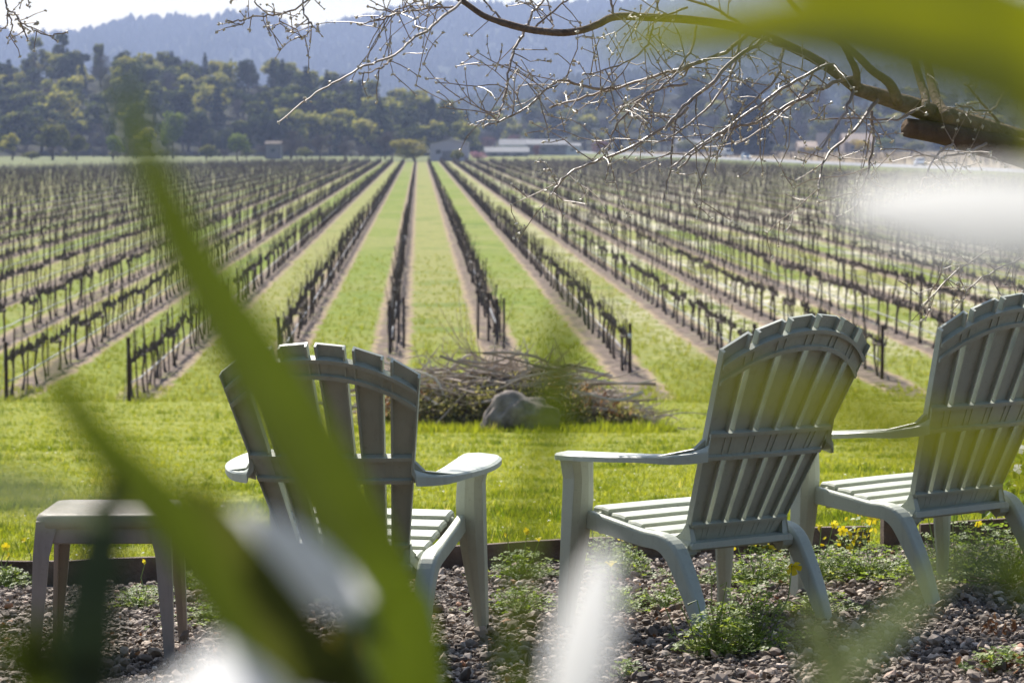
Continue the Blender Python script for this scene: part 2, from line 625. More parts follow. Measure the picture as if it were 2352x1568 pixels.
g = N.mix(N.smooth(nb, 0.42, 0.62, 0.0, 0.65), g, g_pale)
g = N.mix(N.smooth(N.noise(P, 0.45, 5, 0.7), 0.52, 0.72, 0.0, 0.75), g, (0.27, 0.235, 0.10))
g = N.mix(N.smooth(N.noise(P, 0.2, 3), 0.55, 0.68, 0.0, 0.6), g, (0.085, 0.145, 0.016))
# pale flowering patches on the right-hand side
wp = N.math('MULTIPLY', N.smooth(N.noise(P, 0.11, 3), 0.46, 0.58), N.smooth(rx, 5, 13))
wp = N.math('MULTIPLY', wp, N.smooth(N.noise(P, 1.6, 4), 0.35, 0.6))
g = N.mix(wp, g, (0.56, 0.50, 0.40))
hl = N.math('ADD', y, N.math('MULTIPLY_ADD', N.noise(P, 0.12, 4), 44.0, -22.0))
g = N.mix(N.smooth(hl, 56.0, 92.0), N.ramp(nf, [(0.3, (0.11, 0.145, 0.015)), (0.7, (0.235, 0.25, 0.024))]), g)
soil = N.ramp(N.noise(P, 3.5, 6), [(0.3, (0.07, 0.052, 0.042)), (0.52, (0.155, 0.118, 0.096)), (0.75, (0.32, 0.245, 0.18))])
tan = N.ramp(N.noise(P, 2.8, 5), [(0.3, (0.20, 0.145, 0.095)), (0.7, (0.38, 0.29, 0.185))])
c = N.mix(N.smooth(dd, 0.10, 0.16), soil, tan)
c = N.mix(N.smooth(dd, 0.15, 0.22), c, g)
c = N.mix(N.smooth(N.noise(P, 1.3, 6, .75), 0.54, 0.66, 0.0, 0.75), c, g)
# rows have not begun near the lawn: grass headland
hn = N.math('ADD', y, N.math('MULTIPLY_ADD', N.noise(P, 0.3, 4), 8.0, -4.0))
near = N.smooth(hn, 56.0, 60.5)
c = N.mix(near, g, c)
N.link(N.principled(c, 0.95, 0.08, N.bump(nf, 0.6, 0.12)), out.inputs[0])
M['vineyard'] = m
gx = np.linspace(-150, 150, 31)
gy = np.concatenate([np.linspace(55.5, 75, 21), np.linspace(80, 645, 24)])
X, Y = np.meshgrid(gx, gy)
X = X + Y * ROW_DX
lim = 82 - (Y - 405) * 0.096 - 14
X = np.minimum(X, lim)
sheet('vineyard_ground', X, Y, ground(X * 0 + 99, Y), M['vineyard'])

# -- lawn
m, nt, out = node_mat('lawn_turf')
N = NT(nt)
P = N.pos()
na = N.noise(P, 0.35, 4)
nb = N.noise(P, 5.0, 6, 0.7)
nc = N.noise(P, 28.0, 4, 0.7)
c = N.ramp(nb, [(0.25, (0.085, 0.125, 0.012)), (0.5, (0.20, 0.222, 0.02)), (0.72, (0.29, 0.29, 0.035))])
c = N.mix(N.smooth(na, 0.4, 0.68, 0.0, 0.55), c, (0.27, 0.27, 0.05))
c = N.mix(N.smooth(nc, 0.30, 0.50, 0.55, 0.0), c, (0.05, 0.085, 0.01))
N.link(N.principled(c, 0.9, 0.1, N.bump(N.noise(P, 18, 5), 0.7, 0.05)), out.inputs[0])
M['lawn'] = m
gx = np.concatenate([np.linspace(-60, -12, 9), np.linspace(-11, 11, 45), np.linspace(12, 60, 9)])
tt = np.concatenate([np.linspace(0, 0.3, 40)[:-1], np.linspace(0.3, 1, 50)])
X, T = np.meshgrid(gx, tt)
Y0 = timber_y(np.clip(X, -12, 12))
Y = Y0 + (57.6 - Y0) * T
Z = ground(X, Y) + 0.004
sheet('lawn', X, Y, Z, M['lawn'])

# -- gravel bed (fine dark grit, loose stones are laid on it)
m, nt, out = node_mat('gravel_grit')
N = NT(nt)
P = N.pos()
nb = N.noise(P, 45, 5, 0.7)
c = N.ramp(nb, [(0.3, (0.035, 0.03, 0.028)), (0.6, (0.12, 0.10, 0.088)), (0.8, (0.24, 0.2, 0.175))])
N.link(N.principled(c, 0.95, 0.1, N.bump(nb, 0.9, 0.02)), out.inputs[0])
M['grit'] = m
gx = np.linspace(-12, 12, 49)
tt = np.linspace(0, 1, 40)
X, T = np.meshgrid(gx, tt)
Y0 = timber_y(np.clip(X, -12, 12))
Y = -4 + (Y0 + 4) * T
Z = ground(X, Y) - 0.02
sheet('gravel_bed', X, Y, Z, M['grit'])

# loose stones: one mesh nobody could count
ico_v = []
ph = (1 + 5 ** 0.5) / 2
for a in (-1, 1):
    for b in (-ph, ph):
        ico_v += [(0, a, b), (a, b, 0), (b, 0, a)]
ico_v = np.array(ico_v) / math.sqrt(1 + ph * ph)
import itertools
ico_f = []
for a, b, c3 in itertools.combinations(range(12), 3):
    A, B, C3 = ico_v[a], ico_v[b], ico_v[c3]
    if max(np.linalg.norm(A - B), np.linalg.norm(B - C3), np.linalg.norm(A - C3)) < 1.1:
        f = (a, b, c3)
        if np.cross(B - A, C3 - A) @ (A + B + C3) < 0:
            f = (a, c3, b)
        ico_f.append(f)
ico_f = np.array(ico_f)
n = 66000
px_ = rng.uniform(-3.0, 3.2, n)
py_ = 5.6 + (timber_y(0) - 5.6) * rng.random(n) ** 1.05
keep = py_ < timber_y(px_) - 0.05
px_, py_ = px_[keep], py_[keep]
n = len(px_)
size = 0.0066 * np.exp(rng.normal(0, 0.45, n))
size = np.clip(size, 0.0038, 0.022)
scl = size[:, None] * np.stack([rng.uniform(0.8, 1.5, n), rng.uniform(0.7, 1.2, n), rng.uniform(0.45, 0.85, n)], 1)
pz_ = ground(px_, py_) - 0.016 + size * rng.uniform(0.3, 1.3, n)
V0 = np.broadcast_to(ico_v, (n, 12, 3)) * rng.uniform(0.72, 1.25, (n, 12, 1)) * scl[:, None, :]
tilt = rand_rot(n)
W = np.einsum('nij,nkj->nki', tilt, V0)
W[:, :, 2] *= 0.75
W += np.stack([px_, py_, pz_], 1)[:, None, :]
fidx = (ico_f[None] + (np.arange(n) * 12)[:, None, None]).reshape(-1, 3)
tnt = np.clip(rng.normal(0.45, 0.24, n), 0, 0.97)
tnt[rng.random(n) < 0.012] = 1.0
tag(npmesh('gravel', W.reshape(-1, 3), [fidx], M['stone'], None, False, {'tint': np.repeat(tnt, 12)}),
    'loose grey brown gravel spread beneath the garden chairs', 'gravel', kind='stuff')

# grass blades on the lawn: one mesh nobody could count
n = 125000
u01 = rng.random(n)
y0, y1 = 9.9, 60.0
yy = 1 / (1 / y0 + (1 / y1 - 1 / y0) * u01)            # density falls with distance
xx = (rng.random(n) - 0.5) * (yy * 0.56 + 1.5)
keep = yy > timber_y(xx) + 0.03
xx, yy = xx[keep], yy[keep]
n = len(xx)
B = []
for j in range(8):
    a = j * 0.8 + 0.3 * (j % 3)
    r = 0.35 + 0.4 * ((j * 37) % 10) / 10
    bx, by = 0.35 * math.cos(a * 2.1), 0.35 * math.sin(a * 2.1)
    dx, dy = math.cos(a) * r, math.sin(a) * r
    wx, wy = -math.sin(a) * 0.075, math.cos(a) * 0.075
    B += [(bx - wx, by - wy, -0.1), (bx + wx, by + wy, -0.1), (bx + dx, by + dy, 0.75 + 0.3 * ((j * 53) % 7) / 7)]
B = np.array(B)
Bf = np.arange(24).reshape(8, 3)
hgt = 0.0145 * np.exp(rng.normal(0, 0.32, n)) * (1 + yy / 30)
clump = np.sin(xx * 2.1 + np.cos(yy * 1.7) * 2) * np.sin(yy * 1.3 + np.sin(xx * 1.1) * 2)
hgt *= 1 + 0.75 * np.clip(clump, 0, 1) ** 2
t_ = np.clip(0.52 + 0.18 * rng.normal(size=n) - 0.22 * clump, 0, 0.9)
t_[rng.random(n) < 0.025] = 1.0
sc3 = np.stack([hgt * 1.05, hgt * 1.05, hgt], 1)
V_, F_, A_ = tile(B, Bf, np.stack([xx, yy, ground(xx, yy)], 1), rng.uniform(0, 6.28, n), sc3, t_)
tag(npmesh('grass', V_, [F_], M['blade'], None, False, {'tint': A_}),
    'short bright green lawn grass sloping down to the vineyard', 'grass', kind='stuff')
n = 420
yy = 1 / (1 / 10.4 + (1 / 34.0 - 1 / 10.4) * rng.random(n))
xx = (rng.random(n) - .5) * yy * .5
hx = np.array([(math.cos(a), math.sin(a), 0) for a in np.linspace(0, 6.283, 7)[:-1]])
hx = np.vstack([hx * 1.0, (0, 0, .45)])
V_, F_, A_ = tile(hx, np.array([(j, (j + 1) % 6, 6) for j in range(6)]), np.stack([xx, yy, ground(xx, yy) + .035], 1), rand_rot(n) * .35 + np.eye(3)[None] * .65, rng.uniform(.006, .013, n), rng.random(n))
M['daisy'] = tint_mat('daisy_white', [(0, (.72, .72, .66)), (1, (.82, .80, .74))], .6, .2, .3)
tag(npmesh('daisies', V_, [F_], M['daisy'], None, True, {'tint': A_}), 'tiny white daisies sprinkled over the lawn', 'daisies', kind='stuff')
# taller grass in the alleys between the first vines
n = 26000
yy = 1 / (1 / 56.0 + (1 / 130.0 - 1 / 56.0) * rng.random(n))
xx = (rng.random(n) - 0.5) * (yy * 0.46)
rx = xx - yy * ROW_DX - ROW_A
rc = np.where(rx > 0, rx / SP_R, rx / SP_L)
dd = np.abs((rc + 0.5) % 1 - 0.5)
keep = (dd > 0.2) | (yy < 61)
xx, yy, rc = xx[keep], yy[keep], rc[keep]
n = len(xx)
hgt = 0.085 * np.exp(rng.normal(0, 0.35, n))
t_ = np.clip(0.55 + 0.15 * rng.normal(size=n) + 0.12 * (np.floor(rc) % 2 == 0), 0, 0.95)
V_, F_, A_ = tile(B, Bf, np.stack([xx, yy, ground(xx * 0 + 99, yy)], 1), rng.uniform(0, 6.28, n), np.stack([hgt, hgt, hgt], 1), t_)
tag(npmesh('meadow_grass', V_, [F_], M['meadow'], None, False, {'tint': A_}),
    'taller yellow green grass growing between the vine rows', 'grass', kind='stuff')

# ------------------------------------------------------------------ timber edging
tb = [(-7.0, -2.2), (-2.2, 0.28), (0.3, 1.42), (1.62, 6.0)]
labels = ['weathered timber edging board left of and behind the taupe table',
          'dark timber edging board behind the left chair, bordering the lawn',
          'timber edging board behind the middle chair, ending at a stump of post',
          'timber edging board behind the right chair among ivy']
for (xa, xb), lb in zip(tb, labels):
    mb = MB()
    rings = []
    for xi in np.linspace(xa, xb, 14):
        yi = float(timber_y(xi))
        zi = float(ground(xi, yi)) + 0.004 * math.sin(xi * 7)
        rings.append(np.array([(xi, yi - 0.022, zi - 0.06), (xi, yi + 0.022, zi - 0.06), (xi, yi + 0.022, zi + 0.082), (xi, yi - 0.022, zi + 0.085)]))
    mb.loft(rings)
    tag(mb.build('edging_board', M['timber']), lb, 'edging board', 'timber boards edging the gravel')
xi = 1.52
yi = float(timber_y(xi))
zi = float(ground(xi, yi))
mb = MB()
mb.loft([np.array([(xi - .05, yi - .05, zi - .1), (xi + .05, yi - .05, zi - .1), (xi + .05, yi + .05, zi - .1), (xi - .05, yi + .05, zi - .1)]),
         np.array([(xi - .05, yi - .05, zi + .13), (xi + .05, yi - .05, zi + .14), (xi + .05, yi + .05, zi + .15), (xi - .05, yi + .05, zi + .14)]),
         np.array([(xi - .042, yi - .042, zi + .14), (xi + .04, yi - .042, zi + .15), (xi + .042, yi + .04, zi + .16), (xi - .04, yi + .04, zi + .15)])])
tag(mb.build('timber_stump', M['timber']), 'short square timber stump standing at the gap in the edging boards', 'post')

# ------------------------------------------------------------------ garden chairs


def lerp(a, b, t):
    return a + (b - a) * t


def back_y(s, z):
    c = 0.012 + 0.026 * np.clip((z - 0.24) / 0.68, 0, 1)
    return -0.126 - 0.535 * (z - 0.318) - c * (1 - s * s)


def half_w(z):
    return 0.187 + (z - 0.318) * 0.1858


def top_z(s):
    return 0.822 + 0.097 * (1 - abs(s) ** 2.1)


def bp(s, z, dep):
    """point on the backrest; dep > 0 goes towards the sitter"""
    return np.array([s * half_w(z), back_y(s, z) + dep * 0.88, z + dep * 0.47])


def make_backrest(root):
    mb = MB()
    gap = 0.0205
    for i in range(6):
        rings = []
        zb = 0.248
        for t in np.linspace(0, 1, 13):
            sec = []
            for e, dp in ((-1, 0.0), (-1, 0.022), (1, 0.022), (1, 0.0), (0.86, 0.0), (0.84, 0.013), (-0.84, 0.013), (-0.86, 0.0)):
                # slat edges in s at this height
                zt = 0.6
                sc = -1 + (2 * i + 1) / 6
                z = zb + t * (top_z(sc + e / 6 * 0.9) - zb)
                hw = half_w(z)
                g = gap * (0.7 + 0.3 * t)
                sw = (2 * hw - 5 * g) / 6
                xc = -hw + sw / 2 + i * (sw + g)
                s = (xc + e * sw / 2) / hw
                sec.append(bp(s, z, dp))
            rings.append(np.array(sec))
        mb.loft(rings, True, False)
        for r, sg in ((rings[0], -1), (rings[-1], 1)):       # close the ends of the U-section
            b = mb.n
            fs = [(0, 1, 6, 7), (1, 2, 5, 6), (2, 3, 4, 5)]
            mb.add(r, [tuple(f) if sg > 0 else tuple(f[::-1]) for f in fs])
    ss = np.linspace(-0.985, 0.985, 25)

    def strip(lo, hi, d0, d1):
        rings = []
        for s in ss:
            a, b = lo(s), hi(s)
            rings.append(np.array([bp(s, a, d0), bp(s, a, d1), bp(s, b, d1), bp(s, b, d0)]))
        mb.loft(rings)
    # arched top band: web and two ribs
    strip(lambda s: top_z(s) - 0.088, lambda s: top_z(s) - 0.036, 0.004, 0.0165)
    strip(lambda s: top_z(s) - 0.045, lambda s: top_z(s) - 0.034, -0.007, 0.015)
    strip(lambda s: top_z(s) - 0.092, lambda s: top_z(s) - 0.080, -0.007, 0.015)
    # straight middle band
    strip(lambda s: 0.522, lambda s: 0.588, 0.003, 0.017)
    strip(lambda s: 0.516, lambda s: 0.527, -0.010, 0.015)
    strip(lambda s: 0.583, lambda s: 0.594, -0.007, 0.015)
    # bottom skirt
    strip(lambda s: 0.252, lambda s: 0.318, 0.001, 0.017)
    strip(lambda s: 0.243, lambda s: 0.256, -0.012, 0.02)
    strip(lambda s: 0.311, lambda s: 0.320, -0.005, 0.012)
    return mb.build('backrest', M['resin'], root)


def make_seat(root):
    mb = MB()
    prof = lambda y: 0.258 + 0.096 * max(0.0, (y + 0.13) / 0.40) ** 1.15
    edges = np.linspace(-0.145, 0.272, 7)
    for i in range(6):
        ya, yb = edges[i] + 0.0045, edges[i + 1] - 0.0045
        zm = (prof(ya) + prof(yb)) / 2
        za, zb = lerp(zm, prof(ya), .5) + 0.004, lerp(zm, prof(yb), .5) + 0.004
        hw = lambda y: 0.196 + 0.043 * (y + 0.145) / 0.417
        ch = 0.007
        rings = []
        for k, (y, z) in enumerate(((ya, za), (lerp(ya, yb, .5), lerp(za, zb, .5) + .002), (yb, zb))):
            h = hw(y)
            rings.append(np.array([(-h, y, z - 0.018), (-h, y, z - ch), (-h + ch, y, z), (0, y, z + 0.0015), (h - ch, y, z), (h, y, z - ch), (h, y, z - 0.018)]))
        if i == 5:
            r = rings[-1].copy()
            r[:, 1] += 0.012
            r[:, 2] -= 0.016
            rings.append(r)
            r = r.copy()
            r[:, 1] += 0.003
            r[:, 2] -= 0.02
            rings.append(r)
        mb.loft(rings)
    # two runners tie the slats together
    for x in (-0.13, 0.13):
        rings = []
        for y in np.linspace(-0.09, 0.262, 9):
            z = prof(y) - 0.0145
            rings.append(np.array([(x - .01, y, z - .02), (x + .01, y, z - .02), (x + .01, y, z), (x - .01, y, z)]))
        mb.loft(rings)
    return mb.build('seat', M['resin'], root)


def bevel(o, w=0.004, seg=2):
    md = o.modifiers.new('bevel', 'BEVEL')
    md.width = w
    md.segments = seg
    md.limit_method = 'ANGLE'
    md.angle_limit = R(32)
    return o


def make_arm(root, sg):
    outer = [(0.262, 0.300), (0.366, 0.292), (0.384, 0.262), (0.396, 0.20), (0.398, 0.10), (0.385, 0.0), (0.355, -0.10), (0.315, -0.18), (0.270, -0.235), (0.243, -0.275)]
    inner = [(0.262, 0.300), (0.262, 0.296), (0.262, 0.275), (0.262, 0.20), (0.262, 0.10), (0.262, 0.0), (0.258, -0.10), (0.252, -0.18), (0.240, -0.235), (0.226, -0.262)]
    pi = smooth_path(inner[1:], 26)
    po = smooth_path(outer[1:], 26)
    mb = MB()
    rings = []
    for a, b in zip(pi, po):
        y = (a[1] + b[1]) / 2
        z = 0.530 - 0.010 * np.clip((y + 0.2) / 0.5, 0, 1)
        lift = 0.034 * np.clip((-y - 0.17) / 0.10, 0, 1) ** 2
        th = 0.020 + 0.012 * np.clip((-y - 0.10) / 0.16, 0, 1)
        za = z + lift
        zb = z + lift * 0.4
        rings.append(np.array([(sg * a[0], a[1], za - 0.02), (sg * a[0], a[1], za - 0.004), (sg * lerp(a[0], b[0], .12), lerp(a[1], b[1], .12), lerp(za, zb, .12)),
                               (sg * lerp(a[0], b[0], .5), lerp(a[1], b[1], .5), lerp(za, zb, .5) + 0.003), (sg * lerp(a[0], b[0], .93), lerp(a[1], b[1], .93), zb - .001),
                               (sg * b[0], b[1], zb - 0.006), (sg * b[0], b[1], zb - th), (sg * lerp(a[0], b[0], .9), lerp(a[1], b[1], .9), zb - th),
                               (sg * lerp(a[0], b[0], .86), lerp(a[1], b[1], .86), zb - 0.016)]))
    for dz, f, dy in ((.010, .62, -.004), (.030, .34, -.015), (.055, .10, -.029)):     # the arm runs up into the edge of the back
        r = rings[25].copy()
        c = np.array([sg * (.2255 + dz * .18), -.256, .556])
        r = c + (r - c) * f + (0, dy, dz)
        rings.append(r)
    if sg > 0:
        rings = [r[::-1] for r in rings]
    mb.loft(rings)
    # web under the arm
    W_ = [(.226, -.262, .585), (.226, -.236, .514), (.290, -.165, .514), (.345, -.115, .520), (.325, -.155, .528), (.255, -.235, .548)]
    V = [(sg * a_, b_, c_) for a_, b_, c_ in W_] + [(sg * (a_ + .004), b_ + .010, c_) for a_, b_, c_ in W_]
    n6 = 6
    mb.add(V, [(j, (j + 1) % n6, n6 + (j + 1) % n6, n6 + j) for j in range(n6)], [(0, 1, 5), (1, 2, 5), (2, 4, 5), (2, 3, 4), (11, 7, 6), (11, 8, 7), (11, 10, 8), (10, 9, 8)])
    return mb.build('arm', M['resin'], root)


def make_front_leg(root, sg):
    """L-section: wide tapered panel facing fore and aft, with an outer flange"""
    mb = MB()
    zs = [0.517, 0.49, 0.44, 0.38, 0.32, 0.24, 0.14, 0.05, -0.03]
    rings = []
    for z in zs:
        t = 1 - z / 0.517
        xo = 0.352 - 0.022 * min(1, max(0, (0.53 - z) / 0.09)) - 0.004 * t
        xi = np.interp(z, [-.03, 0.05, 0.14, 0.24, 0.32, 0.38, 0.44, 0.49, 0.52], [0.289, 0.283, 0.268, 0.254, 0.246, 0.246, 0.252, 0.256, 0.258])
        y = 0.235 + 0.075 * t
        d = 0.058 - 0.02 * t
        bow = 0.010
        th = 0.011
        pts = [(xi, y + .004), (lerp(xi, xo, .35), y - bow * .8), (lerp(xi, xo, .7), y - bow), (xo, y - .002), (xo + .001, y + d), (xo - th, y + d), (xo - th, y + th), (lerp(xi, xo, .35), y + th - bow * .8), (xi, y + th + .004)]
        rings.append(np.array([(sg * a, b, z) for a, b in pts]))
    if sg < 0:
        rings = [r[::-1] for r in rings]
    mb.loft(rings[::-1])
    return mb.build('front_leg', M['resin'], root)


def make_rear_leg(root, sg):
    path = smooth_path([(0.262, 0.262, 0.314, .014, .027), (0.255, 0.13, 0.293, .015, .025), (0.246, 0.02, 0.275, .018, .024), (0.240, -0.065, 0.268, .025, .025),
                        (0.236, -0.115, 0.240, .027, .028), (0.235, -0.158, 0.175, .025, .027), (0.235, -0.205, 0.085, .022, .023), (0.236, -0.25, -0.03, .017, .017)], 30)
    rings = []
    for i, p in enumerate(path):
        a, b = path[max(i - 1, 0)], path[min(i + 1, len(path) - 1)]
        t = np.array([b[1] - a[1], b[2] - a[2]])
        t /= np.linalg.norm(t)
        nrm = np.array([t[1], -t[0]])      # up / back side of the rail
        if nrm[1] < 0 and i < 12:
            nrm = -nrm
        nrm = np.array([-abs(t[1]), abs(t[0])])
        w, h = p[3], p[4]
        r = []
        for u, v in ((-1, -1), (1, -1), (1, .7), (.72, 1), (-.72, 1), (-1, .7)):
            r.append((sg * (p[0] + u * w), p[1] + nrm[0] * v * h, p[2] + nrm[1] * v * h))
        rings.append(np.array(r))
    if sg < 0:
        rings = [r[::-1] for r in rings]
    mb = MB()
    mb.loft(rings)
    # gusset from the rail up to the backrest
    pl = [(-0.110, 0.318), (-0.088, 0.292), (-0.060, 0.278), (-0.075, 0.240), (-0.105, 0.215), (-0.128, 0.235), (-0.126, 0.272), (-0.118, 0.314)]
    xo, xi = 0.190, 0.172
    k = len(pl)
    V = [(sg * xi, a, b) for a, b in pl] + [(sg * (xo + (0.025 if b < .25 else 0)), a, b) for a, b in pl]
    q = [(j, (j + 1) % k, k + (j + 1) % k, k + j) for j in range(k)]
    f = [(0, 1, 6, 7), (1, 2, 5, 6), (2, 3, 4, 5)]
    f2 = [tuple(k + c for c in g[::-1]) for g in f]
    mb.add(V, q + f + f2)
    return mb.build('rear_leg', M['resin'], root)


def make_chair():
    root = empty('garden_chair')
    make_backrest(root)
    bevel(make_seat(root), 0.0025)
    for sg in (-1, 1):
        bevel(make_arm(root, sg), 0.003)
        bevel(make_front_leg(root, sg), 0.003)
        bevel(make_rear_leg(root, sg), 0.004)
    mb = MB()
    mb.box((-0.245, 0.228, 0.27), (0.245, 0.242, 0.337))
    bevel(mb.build('stretcher', M['resin'], root), 0.004)
    return root


def place(o, x, y, yaw, dz, roll, pitch):
    """matrix on the sloping ground, as fitted to the picture"""
    S = -0.09
    n = np.array([0, -S, 1.0])
    n /= np.linalg.norm(n)
    fw = np.array([-math.sin(yaw), math.cos(yaw), 0])
    fw = fw - n * (fw @ n)
    fw /= np.linalg.norm(fw)
    rt = np.cross(fw, n)
    rt, n = rt * math.cos(roll) + n * math.sin(roll), n * math.cos(roll) - rt * math.sin(roll)
    fw, n = fw * math.cos(pitch) + n * math.sin(pitch), n * math.cos(pitch) - fw * math.sin(pitch)
    from mathutils import Matrix
    o.matrix_world = Matrix(((rt[0], fw[0], n[0], x), (rt[1], fw[1], n[1], y), (rt[2], fw[2], n[2], 0.69 + S * y + dz), (0, 0, 0, 1)))


ch = make_chair()
ch2 = copy_tree(ch)
ch3 = copy_tree(ch)
place(ch, -0.4517, 7.258, -0.1725, -0.0116, -0.011, 0.112)
place(ch2, 0.6056, 7.4846, 0.6210, 0.0249, 0.0378, 0.0181)
place(ch3, 1.3658, 8.0111, 0.5650, 0.0850, 0.0562, -0.017)
gname = 'sage resin chairs facing the vineyard'
tag(ch, 'sage green slatted garden chair nearest the taupe table, crossed by a green leaf', 'chair', gname)
tag(ch2, 'middle sage green garden chair turned left, with weeds at its rear leg', 'chair', gname)
tag(ch3, 'sage green garden chair cut off at the right edge of the photo', 'chair', gname)

# ------------------------------------------------------------------ side table
tbl = empty('side_table')
W2, D2, H2 = 0.192, 0.27, 0.428
outline = []
for sx, sy, a0 in ((1, 1, 0), (-1, 1, 90), (-1, -1, 180), (1, -1, 270)):
    for a in np.linspace(0, 90, 6):
        aa = R(a0 + a)
        outline.append((sx * (W2 - 0.04) + 0.04 * math.cos(aa), sy * (D2 - 0.04) + 0.04 * math.sin(aa)))
outline = np.array(outline)
# gently scalloped long sides
scal = lambda p: p * (1 - 0.0)
mb = MB()
lv = []
for f, z in ((0.96, H2 - 0.045), (1.0, H2 - 0.038), (1.0, H2 - 0.012), (0.975, H2 - 0.003), (0.93, H2), (0.86, H2 - 0.001), (0.5, H2 - 0.002)):
    lv.append(np.column_stack([outline * f, np.full(len(outline), z)]))
mb.loft(lv)
mb.build('table_top', M['taupe'], tbl, True)
for sx in (-1, 1):
    for sy in (-1, 1):
        mb = MB()
        rings = []
        for z, w, off in ((H2 - 0.02, 0.062, 0.0), (H2 - 0.06, 0.056, 0.003), (H2 - 0.12, 0.046, 0.008), (0.2, 0.040, 0.011), (0.1, 0.033, 0.014), (-0.03, 0.026, 0.017)):
            ox, oy = W2 - 0.003 + off, D2 - 0.003 + off
            th = 0.012
            pts = [(ox, oy), (ox - w, oy), (ox - w, oy - th), (ox - th, oy - th), (ox - th, oy - w), (ox, oy - w)]
            r = np.array([(sx * a, sy * b, z) for a, b in pts])
            rings.append(r if sx * sy > 0 else r[::-1])
        mb.loft(rings[::-1])
        bevel(mb.build('leg', M['taupe'], tbl), 0.004)
# aprons under the rim
mb = MB()
mb.box((-W2 + .05, -D2 + .006, H2 - .085), (W2 - .05, -D2 + .018, H2 - .03))
mb.box((-W2 + .05, D2 - .018, H2 - .085), (W2 - .05, D2 - .006, H2 - .03))
mb.box((-W2 + .006, -D2 + .05, H2 - .085), (-W2 + .018, D2 - .05, H2 - .03))
mb.box((W2 - .018, -D2 + .05, H2 - .085), (W2 - .006, D2 - .05, H2 - .03))
bevel(mb.build('apron', M['taupe'], tbl), 0.004)
place(tbl, -1.19, 7.41, 0.06, float(ground(-1.2, 7.4)) - (0.69 - .09 * 7.41), 0.0, 0.03)
tag(tbl, 'small taupe plastic side table standing on the gravel', 'table')

# ------------------------------------------------------------------ the vineyard
START = {-3: 57.4, -2: 56.8, -1: 66.0, 0: 70.5, 1: 73.5, 2: 64.2, 3: 63.6, 4: 62.9, 5: 62.3, 6: 61.7}


def row_x0(k):
    return ROW_A + (k * SP_R if k > 0 else k * SP_L)


def row_end(x0):
    return max(200, min(640.0, (101.0 - x0) / 0.0592, 732 + 3.1 * x0))


ROWS = []
for k in range(-44, 39):
    x0 = row_x0(k)
    y_s = START.get(k, 57.6 if k < 0 else 61.2)
    y_e = row_end(x0)
    if y_e > y_s + 20:
        ROWS.append((k, x0, y_s, y_e))
VSP = 1.79
ANG = math.atan2(-ROW_DX, 1.0)


def vine_template(seed, lod=0):
    r = np.random.default_rng(seed)
    tr, cd = MB(), MB()
    k = 6 if lod == 0 else (4 if lod == 1 else 3)
    lean = r.normal(0, 0.09, 2)
    h = r.uniform(0.84, 0.93)
    n = 7 if lod == 0 else (4 if lod == 1 else 2)
    P = []
    for t in np.linspace(0, 1, n):
        wob = 0.05 * math.sin(t * 5 + seed) * (1 - t * .3)
        P.append((lean[0] * t + wob * .6, lean[1] * t * 1.6 + wob, -0.05 + t * (h + 0.05)))
    rad = np.interp(np.linspace(0, 1, n), [0, .1, .3, .75, .93, 1], [.062, .044, .033, .031, .048, .040]) * r.uniform(.75, 1.25)
    tr.tube(P, rad, k)
    top = np.array(P[-1])
    for sg in (-1, 1):
        L = r.uniform(0.78, 0.92)
        m_ = 6 if lod == 0 else (3 if lod == 1 else 2)
        Q = []
        for t in np.linspace(0, 1, m_):
            Q.append((top[0] * (1 - t) + .02 * math.sin(t * 7 + seed), top[1] + sg * t * L, lerp(h - .04, 0.90, min(1, t * 2)) + 0.02 * math.sin(t * 9 + seed * 2)))
        cd.tube(Q, np.linspace(.036, .022, m_), k)
        nsp = 5 if lod == 0 else (3 if lod == 1 else 0)
        for j in range(nsp):
            t = (j + .6 + r.uniform(-.15, .15)) / nsp
            b = np.array([.01, top[1] + sg * t * L, 0.91])
            e = b + np.array([r.normal(0, .035), r.normal(0, .03), r.uniform(.09, .20)])
            if lod == 0:
                cd.tube([b - (0, 0, .02), (b + e) / 2 + r.normal(0, .012, 3), e], [.032, .028, .016], 5)
                if r.random() < .4:     # an unpruned cane
                    f = e + np.array([r.normal(0, .1), r.normal(0, .1), r.uniform(.35, .8)])
                    cd.tube([e, (e + f) / 2 + r.normal(0, .05, 3), f], [.008, .006, .004], 3, False)
            else:
                cd.tube([b, e], [.034, .018], 3, False)
                if r.random() < .75:
                    f = e + np.array([r.normal(0, .05), r.normal(0, .08), r.uniform(.25, .6)])
                    cd.tube([e, f], [.011, .007], 3, False)
    return tr, cd


vines = []
for k, x0, y_s, y_e in ROWS:
    ys = np.arange(y_s + 0.9, y_e, VSP)
    ys = ys + rng.normal(0, .07, len(ys))
    xs = x0 + ROW_DX * ys + rng.normal(0, .03, len(ys))
    vines.append(np.column_stack([xs, ys, np.full(len(ys), k)]))
vines = np.concatenate(vines)
missing = rng.random(len(vines)) < 0.05
vines = vines[~missing]
vines = vines[np.abs(vines[:, 0]) < vines[:, 1] * 0.2028 * 1.22 + 2]
inview = (np.abs(vines[:, 0]) < vines[:, 1] * 0.206)
order = np.argsort(np.where(inview, vines[:, 1], 1e6))
near_set = np.zeros(len(vines), bool)
near_set[order[:300]] = True

